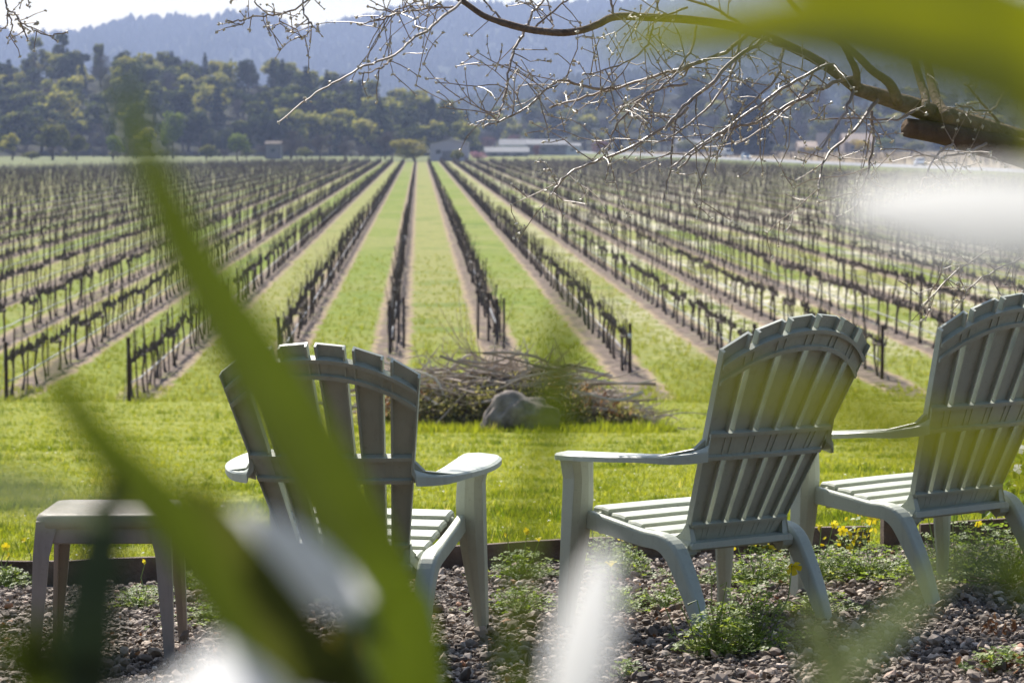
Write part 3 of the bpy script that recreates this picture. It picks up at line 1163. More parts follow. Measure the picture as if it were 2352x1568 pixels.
protos = []
for s in range(6):
    tr, cd = vine_template(11 + s)
    r0 = empty('grape_vine')
    tr.build('trunk', M['vine'], r0, True)
    cd.build('cordon', M['vine'], r0)
    protos.append(r0)
used_p = [False] * 6
VL = 'dark gnarled grape vine pruned back to its wire in the front of the vineyard'
for i, (x, y, k) in enumerate(vines[near_set]):
    s = int(rng.integers(6))
    if not used_p[s]:
        o = protos[s]
        used_p[s] = True
    else:
        o = copy_tree(protos[s])
    o.location = (x, y, float(ground(99, y)))
    o.rotation_euler = (0, 0, ANG + (math.pi if rng.random() < .5 else 0))
    sc_ = rng.uniform(.88, 1.1)
    o.scale = (1, 1, sc_)
    tag(o, VL, 'grape vine', 'vines nearest the lawn')

# all the other vines: far past what one could count
parts_v, parts_f, base = [], [], 0
rest = vines[~near_set]
for lod, lo, hi in ((1, 0, 170), (2, 170, 1000)):
    for s in range(4):
        tr, cd = vine_template(31 + s, lod)
        V0 = np.concatenate(tr.v + cd.v)
        q = np.concatenate(tr.q + [a + tr.n for a in cd.q])
        pick = rest[(rest[:, 1] >= lo) & (rest[:, 1] < hi)]
        pick = pick[s::4]
        if not len(pick):
            continue
        n = len(pick)
        sc3 = np.ones((n, 3))
        sc3[:, 2] = rng.uniform(.92, 1.08, n)
        if lod == 2:
            sc3[:, 0] = 1.15
        V_, F_ = tile(V0, q, np.stack([pick[:, 0], pick[:, 1], ground(pick[:, 0] * 0 + 99, pick[:, 1])], 1), ANG + math.pi * (rng.random(n) < .5), sc3)
        parts_v.append(V_)
        parts_f.append(F_ + base)
        base += len(V_)
tag(npmesh('vine_rows', np.concatenate(parts_v), [np.concatenate(parts_f)], M['vine']),
    'long rows of bare dark vines running to the far trees', 'vines', kind='stuff')

# vine stakes: one thin stake beside every second vine, a stout post at each row's head
stk = vines[rng.random(len(vines)) < 0.58]
inv = np.abs(stk[:, 0]) < stk[:, 1] * 0.206
order = np.argsort(np.where(inv, stk[:, 1], 1e6))
nearS = np.zeros(len(stk), bool)
nearS[order[:240]] = True
mb = MB()
mb.loft([np.array([(-.018, -.012, -.1), (.018, -.012, -.1), (.018, .012, -.1), (-.018, .012, -.1)]), np.array([(-.018, -.012, 1.45), (.018, -.012, 1.45), (.018, .012, 1.45), (-.018, .012, 1.45)])])
Vst, Qst = np.concatenate(mb.v), np.concatenate(mb.q)
st0 = mb.build('vine_stake', M['stake'])
first = True
for x, y, k in stk[nearS]:
    o = st0 if first else st0.copy()
    if not first:
        col.objects.link(o)
    first = False
    o.location = (x + rng.normal(0, .03) + .06, y + .08, float(ground(99, y)))
    o.rotation_euler = (rng.normal(0, .05), rng.normal(0, .05), ANG)
    o.scale = (1, 1, rng.uniform(.86, 1.12))
    tag(o, 'thin dark stake standing beside a vine in the front of the vineyard', 'stake', 'stakes nearest the lawn')
ps = stk[~nearS]
n = len(ps)
sc3 = np.stack([np.full(n, 1.25), np.full(n, 1.2), rng.uniform(.84, 1.12, n)], 1)
V_, F_ = tile(Vst, Qst, np.stack([ps[:, 0] + .06, ps[:, 1] + .08, ground(ps[:, 0] * 0 + 99, ps[:, 1])], 1), rng.uniform(0, 3, n), sc3)
tag(npmesh('far_stakes', V_, [F_], M['stake']), 'countless thin stakes among the distant vine rows', 'stakes', kind='stuff')

post_lab = {-3: 'dark end post of the leftmost vine row in view, by the left edge',
            -2: 'reddish end post left of the taller green leaf, heading a row of vines',
            -1: 'dark end post hidden behind the left chair and green leaf',
            0: 'dark end post standing left of the brush pile, directly behind the left chair',
            1: 'dark end post at the back of the brush pile, right of the grass strip',
            2: 'dark end post with a pale band, right of the brush pile',
            3: 'dark end post hidden behind the backrest of the middle chair',
            4: 'dark end post between the middle chair and the right chair',
            5: 'dark end post behind the backrest of the right chair'}
post_xy = {-3: None, -2: None}
for k, x0, y_s, y_e in ROWS:
    if k < -3 or k > 5:
        continue
    h = {-2: 1.46, 2: 1.30, 4: 1.36}.get(k, 1.34)
    root = empty('end_post', (x0 + ROW_DX * y_s, y_s, float(ground(99, y_s))))
    mb = MB()
    mb.tube([(0, 0, -.15), (0.005, 0, h * .5), (0, 0, h - .01), (0, 0, h)], [.048, .046, .045, .038], 10)
    bevel(mb.build('pole', M['post'], root, True), .004)
    if k == 2:
        mb = MB()
        mb.tube([(0, 0, h - .37), (0, 0, h - .26)], [.0495, .0495], 12)
        mb.build('pale_band', M['white_paint'], root, True)
    # taut wire down to an anchor
    mb = MB()
    mb.tube([(0, -.03, h - .15), (.02, -0.9, 0.0)], [.006, .006], 4)
    mb.build('anchor_wire', M['wire'], root)
    tag(root, post_lab[k], 'post', 'posts heading the vine rows')
    if k in (0, 1):         # the doubled posts of the two middle rows
        offs = ((.38, 1.9), (.22, 3.6)) if k == 0 else ((-.50, 2.4), (-.22, 1.2), (0.15, -1.4))
        for j, (ox, oy) in enumerate(offs):
            r2 = copy_tree(root)
            r2.location = (x0 + ROW_DX * (y_s + oy) + ox, y_s + oy, float(ground(99, y_s + oy)))
            r2.scale = (.8, .8, 1.08)
            side = 'left' if k == 0 else 'right'
            tag(r2, ['nearer', 'farther', 'shorter'][j] + ' extra dark post beside the vine row rising %s of the middle grass strip' % side, 'post', 'posts heading the vine rows')

# drip hoses and wires, one of each per row for the rows whose lines can be seen
for k, x0, y_s, y_e in ROWS:
    if -12 <= k <= 14:
        ys = np.concatenate([np.arange(y_s, min(y_e, 200), 1.8), np.arange(200, min(y_e, 420), 12)])
        xs = x0 + ROW_DX * ys + .05
        zz = ground(ys * 0 + 99, ys)
        mb = MB()
        mb.tube(np.column_stack([xs, ys, zz + .43 + .018 * np.sin(ys * 1.7 + k)]), .018, 5)
        tag(mb.build('drip_hose', M['hose'], None, True), 'grey drip hose strung knee high along a vine row', 'hose', 'drip hoses along the vine rows')
        mb = MB()
        mb.tube(np.column_stack([xs, ys, zz + 1.28]), .004, 3)
        tag(mb.build('trellis_wire', M['wire'], None, True), 'thin trellis wire strung above a row of vines', 'wire', 'wires along the vine rows')

# ------------------------------------------------------------------ brush pile and boulder
bc = on_ground(1170, 988)
BX, BY = float(bc[0]), float(bc[1]) + 1.0
bz = float(ground(BX, BY))
pile = empty('brush_pile', (BX, BY, bz))
SX = BY / F_PX / 0.4354 * 0 + BY / F_PX      # metres per 1024-px unit at the pile


def pile_h(x):
    """height of the heap across its width (local x)"""
    return np.interp(x, [-1.75, -1.4, -0.9, -0.2, .4, .8, 1.1, 1.5, 1.95], [0.35, 0.66, 0.82, .86, .84, .76, .60, .38, .12])


mb = MB()
for i in range(430):
    x = rng.uniform(-1.7, 1.5)
    yb = rng.uniform(-0.8, 0.9)
    top = float(pile_h(x)) * math.sqrt(max(0.05, 1 - (yb / 1.15) ** 2))
    z = top * rng.uniform(0.45, 1.0)
    L = rng.uniform(0.3, 1.1)
    a = rng.normal(0, 0.5) + (math.pi if rng.random() < .5 else 0)
    el = rng.normal(0.05, 0.22)
    dv = np.array([math.cos(a) * math.cos(el), math.sin(a) * math.cos(el) * .7, math.sin(el)]) * L / 2
    c0 = np.array([x, yb, z])
    bend = rng.normal(0, .06, 3)
    r0 = .005 + .022 * rng.random() ** 3
    mb.tube([c0 - dv, c0 + bend, c0 + dv], [r0, r0 * .8, r0 * .4], 4, True, float(np.clip(rng.normal(.68, .2), 0, 1)))
for i in range(46):              # sticks rising out of the heap
    x = rng.uniform(-1.6, .9)
    z = float(pile_h(x)) * rng.uniform(.75, .95)
    c0 = np.array([x, rng.uniform(-.4, .6), z])
    a = rng.uniform(0, 6.28)
    dv = np.array([math.cos(a) * rng.uniform(.15, .6), rng.uniform(-.2, .2), rng.uniform(.12, .5)])
    P = [c0, c0 + dv * .5 + rng.normal(0, .05, 3), c0 + dv]
    mb.tube(P, [.011, .008, .003], 4, True, float(np.clip(rng.normal(.75, .15), 0, 1)))
    for t in (0.45, .7):
        b = c0 + dv * t
        mb.tube([b, b + rng.normal(0, .12, 3) + (0, 0, .06)], [.005, .002], 3, True, .7)
for i in range(48):              # stout cut branches flung across the heap and its edges
    x = rng.uniform(-2.0, 2.1)
    z = float(pile_h(np.clip(x, -1.75, 1.9))) * rng.uniform(.35, 1.08) + .03
    L = rng.uniform(.7, 1.7)
    a = rng.normal(0, .55) + (math.pi if rng.random() < .5 else 0)
    el = rng.normal(.0, .22)
    dv = np.array([math.cos(a) * math.cos(el), math.sin(a) * .5, math.sin(el)]) * L / 2
    c0 = np.array([x, rng.uniform(-1.0, .5), z])
    r0 = rng.uniform(.012, .03)
    P = smooth_path([c0 - dv, c0 - dv * .3 + rng.normal(0, .05, 3), c0 + dv * .4 + rng.normal(0, .07, 3), c0 + dv], 10)
    P[:, 2] = np.maximum(P[:, 2], .015)
    mb.tube(P, np.linspace(r0, r0 * .35, 10), 6, True, float(np.clip(rng.normal(.72, .2), 0, 1)))
# the tall fine sapling in the grass strip
c0 = np.array([-.35, .6, .7])
for i in range(9):
    e = c0 + np.array([rng.uniform(-.65, .45), rng.uniform(-.2, .2), rng.uniform(.7, 1.25)])
    mb.tube([c0, (c0 + e) / 2 + rng.normal(0, .06, 3), e], [.009, .006, .0025], 3, True, .7)
mb.build('branches', M['brush_twig'], pile)


def leaf_cards(n, pos, size, tint_lo, tint_hi, aspect=0.45):
    L = np.array([(0, -.5, 0), (aspect * .55, -.2, .10), (aspect * .5, .18, .12), (0, .5, -.02), (-aspect * .5, .18, .12), (-aspect * .55, -.2, .10), (0, -.15, .0), (0, .2, .02)])
    return tile(L, np.array([(0, 1, 6, 5), (1, 2, 7, 6), (6, 7, 4, 5), (2, 3, 4, 7)]), pos, rand_rot(n), size, rng.uniform(tint_lo, tint_hi, n))



n = 11000
x = rng.uniform(-1.75, 1.75, n)
yb = rng.uniform(-1.0, .5, n)
u_ = rng.random(n)
top = pile_h(x) * np.sqrt(np.clip(1 - (yb / 1.25) ** 2, .03, 1))
z = top * (0.02 + .86 * u_)
keep = ~((x > -1.7) & (z > .78) & (rng.random(n) < .6))
x, yb, z = x[keep], yb[keep], z[keep]
n = len(x)
V_, F_, A_ = leaf_cards(n, np.stack([x, yb, z], 1), rng.uniform(.03, .075, n), .15, .95)
npmesh('cut_foliage', V_, [F_], M['brush_leaf'], pile, False, {'tint': A_})
fans = []
for i in range(26):
    fx, fz = rng.uniform(-1.7, 1.7), rng.uniform(.15, .62)
    fz = min(fz, float(pile_h(fx)) * .8)
    L_ = rng.uniform(.35, .75)
    a_ = rng.normal(-1.57, .7)
    t_ = rng.random(110) ** .8
    fans.append(np.stack([fx + np.cos(a_) * L_ * t_ + rng.normal(0, .05, 110), -.75 + np.sin(a_) * L_ * .6 * t_ + rng.normal(0, .05, 110), np.maximum(fz - (fz - .03) * t_ ** 1.6 + rng.normal(0, .045, 110), .01)], 1))
fans = np.concatenate(fans)
V_, F_, A_ = leaf_cards(len(fans), fans, rng.uniform(.03, .07, len(fans)), .35, 1.0)
npmesh('drooping_sprays', V_, [F_], M['brush_leaf'], pile, False, {'tint': A_})
n = 700
side = rng.random(n)
x = np.where(side < .55, rng.normal(-1.45, .22, n), rng.normal(1.05, .3, n))
yb = rng.uniform(-1.05, -.2, n)
z = pile_h(np.clip(x, -1.75, 1.9)) * rng.uniform(.1, 1.0, n)
V_, F_, A_ = leaf_cards(n, np.stack([x, yb, z], 1), rng.uniform(.035, .085, n), .3, 1.0)
npmesh('rust_leaves', V_, [F_], M['dry_leaf'], pile, False, {'tint': A_})
# fine grey twig haze on the right of the heap
mb = MB()
for i in range(420):
    x = rng.uniform(.5, 1.95)
    c0 = np.array([x, rng.uniform(-.9, .5), float(pile_h(x)) * rng.uniform(.1, .8)])
    dv = np.array([rng.normal(-.05, .2), rng.normal(0, .1), abs(rng.normal(.14, .12))])
    mb.tube([c0, c0 + dv * .5 + rng.normal(0, .03, 3), c0 + dv], [.005, .004, .002], 3, False, float(rng.uniform(.35, .85)))
mb.build('fine_twigs', M['brush_twig'], pile)
# dark heart of the heap so that daylight does not show through it
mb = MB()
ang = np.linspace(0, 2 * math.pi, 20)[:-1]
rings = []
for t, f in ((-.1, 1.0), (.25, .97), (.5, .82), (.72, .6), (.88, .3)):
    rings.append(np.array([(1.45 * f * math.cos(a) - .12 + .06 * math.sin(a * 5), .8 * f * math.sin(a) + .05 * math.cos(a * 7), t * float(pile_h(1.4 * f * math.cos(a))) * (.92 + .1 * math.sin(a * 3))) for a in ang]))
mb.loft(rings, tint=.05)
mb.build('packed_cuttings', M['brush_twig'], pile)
tag(pile, 'heap of cut branches and wilted foliage lying on the lawn behind the boulder', 'brush pile')

# boulder
bm_v = []
rb = on_ground(1164, 990)
me = bpy.data.meshes.new('boulder')
import bmesh
bm = bmesh.new()
bmesh.ops.create_icosphere(bm, subdivisions=4, radius=1)
from mathutils import noise as mnoise
for v in bm.verts:
    p = v.co.copy()
    f = 1 + .34 * mnoise.noise(p * 1.3 + Vector((3, 1, 4))) + .20 * mnoise.noise(p * 2.6) + .09 * mnoise.noise(p * 6) + .04 * mnoise.noise(p * 14)
    q = p * f
    q.z = max(q.z, -.5)
    # higher on the right, sloping to the left
    q.z += .16 * q.x - .1 * q.x * q.x
    v.co = Vector((q.x * .47, q.y * .30, q.z * .34 + .03))
bm.to_mesh(me)
bm.free()
for p in me.polygons:
    p.use_smooth = True
me.materials.append(M['rock'])
bo = bpy.data.objects.new('boulder', me)
col.objects.link(bo)
bo.location = (float(rb[0]) + .1, float(rb[1]) - .2, float(ground(rb[0], rb[1] - .2)) + .09)
tag(bo, 'rounded grey boulder lying in the lawn before the brush pile', 'boulder')
# rank weeds round the boulder and pile foot
n = 2600
xx = BX + rng.uniform(-1.9, 2.0, n)
yy = BY - 1.25 + rng.normal(0, .35, n) - .25 * np.abs(rng.normal(0, 1, n))
hgt = .055 * np.exp(rng.normal(0, .35, n))
t_ = np.clip(rng.normal(.5, .15, n), 0, .9)
V_, F_, A_ = tile(B, Bf, np.stack([xx, yy, ground(xx, yy)], 1), rng.uniform(0, 6.28, n), np.stack([hgt * 1.3, hgt * 1.3, hgt * 1.4], 1), t_)
tag(npmesh('rank_grass', V_, [F_], M['blade'], None, False, {'tint': A_}), 'rank green grass growing round the boulder and brush pile', 'grass', kind='stuff')

# ------------------------------------------------------------------ hills and mountains
RIDGE = [(-400, 40), (-120, 18), (-60, 15), (0, 22), (9, 27), (24, 34), (45, 33.5), (62, 29), (83, 29), (95, 31), (104, 26), (123, 20), (134, 15), (149, 12), (158, 14), (179, 11),
         (201, 13.5), (211, 12.5), (226, 13), (245, 7), (253, 6), (275, 11), (286, 19), (296, 27), (302, 26), (315, 25.5), (337, 18), (360, 15), (382, 10), (400, 4),
         (425, 1), (480, -1), (530, 2), (600, -3), (700, -2), (820, -4), (940, 4), (1100, 14), (1500, 40)]
RU, RV = np.array(RIDGE, float).T
YM = 2800.0


def fbm(x, y, seed=0):
    s = np.zeros_like(x)
    a, f = 1.0, 1.0
    for i in range(4):
        s += a * np.sin(x * f + seed + 1.3 * np.sin(y * f * .8 + i + seed)) * np.cos(y * f * 1.1 + 2.1 * i + 1.2 * np.sin(x * f * .7))
        a *= .5
        f *= 2.1
    return s


def mountain_z(x, y):
    """height of the far range"""
    u = 512 + F_PX * x / YM
    crest = CAM_Z + (V_HOR - np.interp(u, RU, RV) - 1) / F_PX * YM - 7
    t = np.clip((y - 1750) / (YM - 1750), 0, 1)
    prof = t ** .85
    back = np.clip((y - YM) / 900, 0, 1)
    f = fbm(x / 190, y / 260, 1.7)
    h = PLAIN - 1 + (crest - PLAIN) * prof * (1 - .8 * back) + f * 11 * np.sin(math.pi * t) ** 1.0
    return h


gx = np.linspace(-1500, 1500, 150)
gy = np.linspace(1700, 2960, 60)
X, Y = np.meshgrid(gx, gy)
MS = 2.0            # the range is built at unit scale, then set farther off
m, nt, out = node_mat('forested_slope')
N = NT(nt)
P = N.pos()
c = N.ramp(N.noise(P, .02, 6, .7), [(.35, (.022, .034, .018)), (.55, (.05, .06, .028)), (.75, (.10, .10, .05))])
N.link(N.principled(c, .95, .05), out.inputs[0])
M['slope'] = m
sheet('mountains', X * MS, Y * MS, (mountain_z(X, Y) - CAM_Z) * MS + CAM_Z, M['slope'])

LEFT_TOP = [(-200, 56), (0, 59), (21, 58), (51, 51), (71, 49), (91, 46), (107, 48), (126, 45), (141, 47), (155, 52), (164, 50), (179, 51), (195, 58), (211, 60), (231, 60), (253, 61), (266, 60), (281, 58),
            (298, 64), (320, 67), (335, 71), (350, 74), (366, 80), (382, 89), (412, 88), (433, 95), (451, 101), (461, 114), (468, 126), (476, 140), (500, 160)]
LU, LV = np.array(LEFT_TOP, float).T
YL = 1075.0


def left_hill_z(x, y):
    u = 512 + F_PX * x / y
    crest = CAM_Z + (V_HOR - np.interp(u, LU, LV)) / F_PX * YL - 11
    crest = np.maximum(crest, PLAIN - 2)
    t = np.clip((y - 850) / (YL - 850), 0, 1)
    back = np.clip((y - YL) / 250, 0, 1)
    return PLAIN - .6 + (crest - PLAIN) * t ** .9 * (1 - back ** 2)


RIGHT_TOP = [(440, 142), (485, 120), (498, 107), (516, 99), (560, 90), (590, 82), (635, 76), (665, 72), (750, 76), (840, 84), (940, 82), (1024, 78), (1300, 80)]
GU, GV = np.array(RIGHT_TOP, float).T
YR = 1340.0


def right_hill_z(x, y):
    u = 512 + F_PX * x / y
    crest = CAM_Z + (V_HOR - np.interp(u, GU, GV)) / F_PX * YR - 11
    t = np.clip((y - 1130) / (YR - 1130), 0, 1)
    back = np.clip((y - YR) / 300, 0, 1)
    side = np.clip((u - 455) / 50, 0, 1)
    return PLAIN - .6 + (crest - PLAIN) * t * (1 - back ** 2) * side


m, nt, out = node_mat('wooded_ground')
N = NT(nt)
P = N.pos()
c = N.ramp(N.noise(P, .06, 5), [(.35, (.018, .022, .012)), (.65, (.04, .038, .022))])  # floor colour darkened to stand for the shade under the trees
N.link(N.principled(c, .95, .05), out.inputs[0])
M['wood_floor'] = m
gx = np.linspace(-480, 20, 90)
gy = np.linspace(846, 1340, 50)
X, Y = np.meshgrid(gx, gy)
sheet('hillside', X, Y, left_hill_z(X, Y), M['wood_floor'])
gx = np.linspace(-60, 620, 90)
gy = np.linspace(1125, 1660, 40)
X, Y = np.meshgrid(gx, gy)
sheet('far_hillside', X, Y, right_hill_z(X, Y), M['wood_floor'])

SPUR = [(330, 140), (400, 122), (441, 99), (486, 85), (530, 77), (600, 67), (680, 60), (760, 62), (860, 58), (1024, 62), (1300, 60)]
SU, SV = np.array(SPUR, float).T


def spur_z(x, y):
    u = 512 + F_PX * x / 2600.0
    crest = CAM_Z + (V_HOR - np.interp(u, SU, SV)) / F_PX * 2600 - 9
    t = np.clip((y - 1900) / 700, 0, 1)
    return PLAIN - 6 + (crest - PLAIN) * t ** .9 * (1 - np.clip((y - 2600) / 400, 0, 1) ** 2) * np.clip((u - 330) / 110, 0, 1) + fbm(x / 120, y / 200, 4.2) * 5 * t * (1 - t) * 2


gx = np.linspace(-260, 900, 90)
gy = np.linspace(1900, 3000, 40)
X, Y = np.meshgrid(gx, gy)
sheet('foothill', X, Y, spur_z(X, Y), M['slope'])
# forest on the far range: one mass
n = 13000
yy = rng.uniform(1850, 2940, n)
xx = rng.uniform(-.30, .30, n) * yy
zz = mountain_z(xx, yy)
k = 5
cone = []
for r, z in ((.42, 0), (.36, .35), (.18, .72), (.0, 1.0)):
    cone.append([(r * math.cos(j * 2 * math.pi / k), r * math.sin(j * 2 * math.pi / k), z) for j in range(k)])
cone = np.array(cone).reshape(-1, 3)
cq = np.array([(i * k + j, i * k + (j + 1) % k, (i + 1) * k + (j + 1) % k, (i + 1) * k + j) for i in range(3) for j in range(k)])
hh = rng.uniform(6, 11, n) * np.where(rng.random(n) < .1, 1.35, 1)
wd = hh * rng.uniform(.75, 1.5, n)
V_, F_, A_ = tile(cone, cq, np.stack([xx * MS, yy * MS, (zz - 1 - CAM_Z) * MS + CAM_Z], 1), rng.uniform(0, 6, n), np.stack([wd, wd, hh], 1) * MS, np.clip(rng.normal(.45, .2, n), 0, 1))
n2 = 5200
yy = rng.uniform(1980, 2680, n2)
xx = rng.uniform(-.07, .30, n2) * yy
hh2 = rng.uniform(8, 15, n2)
w2 = hh2 * rng.uniform(.7, 1.5, n2)
V2, F2, A2 = tile(cone, cq, np.stack([xx, yy, spur_z(xx, yy) - 1], 1), rng.uniform(0, 6, n2), np.stack([w2, w2, hh2], 1), np.clip(rng.normal(.6, .25, n2), 0, 1))
F_ = np.concatenate([F_, F2 + len(V_)])
V_, A_ = np.concatenate([V_, V2]), np.concatenate([A_, A2])
tag(npmesh('mountain_forest', V_, [F_], M['far_forest'], None, True, {'tint': A_}), 'hazy blue forest covering the mountains behind', 'forest', kind='stuff')


# ------------------------------------------------------------------ trees
def tree_proto(name, kind, seed, crown_mat, n=900, leaf=.055):
    """unit-height tree: tapered trunk with limbs, crown of leaf-clump faces in uneven lobes"""
    r = np.random.default_rng(seed)
    root = empty(name)
    tk = MB()
    if kind == 'conifer':
        tk.tube([(0, 0, -.05), (0, 0, .5), (0, 0, .97)], [.022, .014, .003], 6)
        pos, out = [], []
        z = r.beta(1.0, 1.5, n) * .93 + .05
        lay = np.round(z * 13) / 13
        z = lay + (z - lay) * .45
        rad = (1 - z) ** .8 * .20 * r.uniform(.55, 1.12, n) + .008
        a = r.uniform(0, 6.28, n)
        rad *= 1 + .22 * np.sin(a * 3 + lay * 40)
        pos = np.stack([rad * np.cos(a), rad * np.sin(a), z - rad * .35], 1)
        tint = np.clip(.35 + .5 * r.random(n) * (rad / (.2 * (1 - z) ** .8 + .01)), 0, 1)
    else:
        nl = {'broad': 13, 'eucalypt': 9, 'bush': 8, 'bare': 14}[kind]
        lobes = []
        for i in range(nl):
            a = r.uniform(0, 6.28)
            if kind == 'eucalypt':
                rr, zz_, s = r.uniform(.08, .36), r.uniform(.45, .93), r.uniform(.09, .15)
            elif kind == 'bush':
                rr, zz_, s = r.uniform(.05, .34), r.uniform(.28, .72), r.uniform(.2, .3)
            else:
                rr, zz_, s = r.uniform(.04, .30), r.uniform(.38, .86), r.uniform(.11, .2)
                rr *= 1.1 - abs(zz_ - .55)
            lobes.append((rr * math.cos(a), rr * math.sin(a), zz_, s))
        h0 = .12 if kind == 'bush' else .3
        tk.tube([(0, 0, -.06), (.008, .004, h0 * .6), (.0, .012, h0 + .12), (.01, 0, .7)], [.034, .026, .020, .006], 7)
        for lx, ly, lz, s in lobes:
            b = np.array([0, .008, min(lz - .1, h0 + r.uniform(-.05, .15))])
            e = np.array([lx, ly, lz])
            tk.tube([b, (b + e) / 2 + (0, 0, -.03), e], [.014, .009, .003], 5, False)
            if kind == 'bare':
                for _ in range(7):
                    g = e + r.normal(0, .11, 3) + (0, 0, .05)
                    tk.tube([(b + e) / 2, (e + g) / 2, g], [.006, .004, .0015], 3, False)
        li = r.integers(0, nl, n)
        Lb = np.array(lobes)[li]
        dvec = r.normal(size=(n, 3))
        dvec /= np.linalg.norm(dvec, axis=1)[:, None]
        rad = Lb[:, 3] * r.uniform(.45, 1.08, n) ** .6
        pos = Lb[:, :3] + dvec * rad[:, None] * np.array([1, 1, .8])
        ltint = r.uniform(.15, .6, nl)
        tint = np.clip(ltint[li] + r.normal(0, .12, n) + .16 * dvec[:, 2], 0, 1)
        if kind == 'bare':
            keep = r.random(n) < .6
            pos, tint = pos[keep], tint[keep]
    n2 = len(pos)
    tk.build('trunk', M['trunk'], root, True)
    L = np.array([(0, -.5, 0), (.5, 0, .12), (0, .5, 0), (-.5, 0, .12)])
    sz = leaf * r.uniform(.6, 1.4, n2)
    if kind == 'bare':
        sc3 = np.stack([sz * .25, sz * 1.7, sz], 1)
    else:
        sc3 = np.stack([sz, sz, sz], 1)
    global rng
    sv, rng = rng, r
    RR = rand_rot(n2)
    rng = sv
    V_, F_, A_ = tile(L, np.array([(0, 1, 2, 3)]), pos, RR, sc3, tint)
    npmesh('crown', V_, [F_], crown_mat, root, False, {'tint': A_})
    return root


def plant_tree(proto, used, x, y, z, h, w=None, rot=None):
    o = proto if proto.name not in used else copy_tree(proto)
    used.add(proto.name)
    o.location = (float(x), float(y), float(z))
    o.rotation_euler = (0, 0, random.uniform(0, 6.28) if rot is None else rot)
    w = h if w is None else w
    o.scale = (w, w, h)
    return o


used = set()
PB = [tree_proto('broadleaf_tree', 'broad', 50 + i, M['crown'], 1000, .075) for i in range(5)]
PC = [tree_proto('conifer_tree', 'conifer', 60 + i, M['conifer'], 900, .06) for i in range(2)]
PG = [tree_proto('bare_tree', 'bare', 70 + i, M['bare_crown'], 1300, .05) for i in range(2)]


def hill_trees(ys, xspan, zf, hr, tag_b, tag_c, tag_g, group, pc, pg, limit_top=None):
    for j, y in enumerate(ys):
        lo, hi, sp = xspan(y)
        for x in np.arange(lo, hi, sp):
            xx = x + random.uniform(-.45, .45) * sp + (sp / 2 if j % 2 else 0)
            yy = y + random.uniform(-9, 9)
            z = float(zf(xx, yy))
            u = 512 + F_PX * xx / yy
            h = random.uniform(*hr)
            t = random.random()
            if t < pc:
                p, hh, w, tg = random.choice(PC), h * 1.28, h * 1.15, tag_c
            elif t < pc + pg:
                p, hh, w, tg = random.choice(PG), h * .9, h * 1.05, tag_g
            else:
                p, hh, w, tg = random.choice(PB), h, h * random.uniform(1.0, 1.35), tag_b
            if limit_top is not None:
                top = CAM_Z + (V_HOR - np.interp(u, *limit_top)) / F_PX * yy
                if z + hh > top + 1.0:
                    hh = max(top - z + random.uniform(-.5, 1.0), 3.0)
                    w = min(w, hh * 1.3) * random.uniform(.75, 1.1)
                if top - z < 2.0:
                    continue
            o = plant_tree(p, used, xx, yy, z - .3, hh, w)
            tag(o, tg[0], tg[1], group)


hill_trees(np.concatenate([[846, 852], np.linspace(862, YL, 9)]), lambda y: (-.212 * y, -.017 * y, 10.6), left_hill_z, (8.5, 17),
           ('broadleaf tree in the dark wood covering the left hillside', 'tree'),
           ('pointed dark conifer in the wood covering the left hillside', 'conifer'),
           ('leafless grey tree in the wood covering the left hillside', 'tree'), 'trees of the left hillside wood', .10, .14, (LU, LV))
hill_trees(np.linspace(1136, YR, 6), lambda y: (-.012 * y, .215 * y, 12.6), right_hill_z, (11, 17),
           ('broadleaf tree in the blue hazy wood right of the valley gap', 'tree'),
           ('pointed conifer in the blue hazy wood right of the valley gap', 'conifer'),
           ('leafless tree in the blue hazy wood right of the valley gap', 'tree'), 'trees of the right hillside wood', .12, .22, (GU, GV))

# single trees one can point at: (u, v_top, v_base, distance, width_px, proto, label, category)
PE = tree_proto('eucalyptus_tree', 'eucalypt', 81, M['crown'], 420, .075)
M['oak_crown'] = tint_mat('olive_oak_foliage', [(0, (0.045, 0.055, 0.018)), (0.5, (0.12, 0.125, 0.035)), (1, (0.26, 0.24, 0.07))], 0.8, 0.15, 0.3, 0.3, 0.2, 1.3)
PO = tree_proto('oak_tree', 'broad', 82, M['oak_crown'], 1700, .06)
PU = tree_proto('shrub', 'bush', 83, M['oak_crown'], 1000, .08)
PL = tree_proto('spring_tree', 'broad', 84, M['lime_crown'], 700, .075)
PW = tree_proto('willow_tree', 'bush', 85, M['willow_crown'], 1700, .06)
PK = tree_proto('pink_blossom_tree', 'bush', 86, M['pink_crown'], 600, .08)
PRd = tree_proto('red_twig_tree', 'bush', 87, M['red_crown'], 700, .07)
PY = tree_proto('yellow_shrub', 'bush', 88, M['yellow_crown'], 700, .08)
M['dark_conifer'] = tint_mat('dark_conifer_foliage', [(0, (0.005, 0.010, 0.009)), (1, (0.020, 0.028, 0.018))], 0.85, 0.1, 0.1, 0.3, 0.2)
PD = tree_proto('evergreen_tree', 'conifer', 89, M['dark_conifer'], 2600, .07)
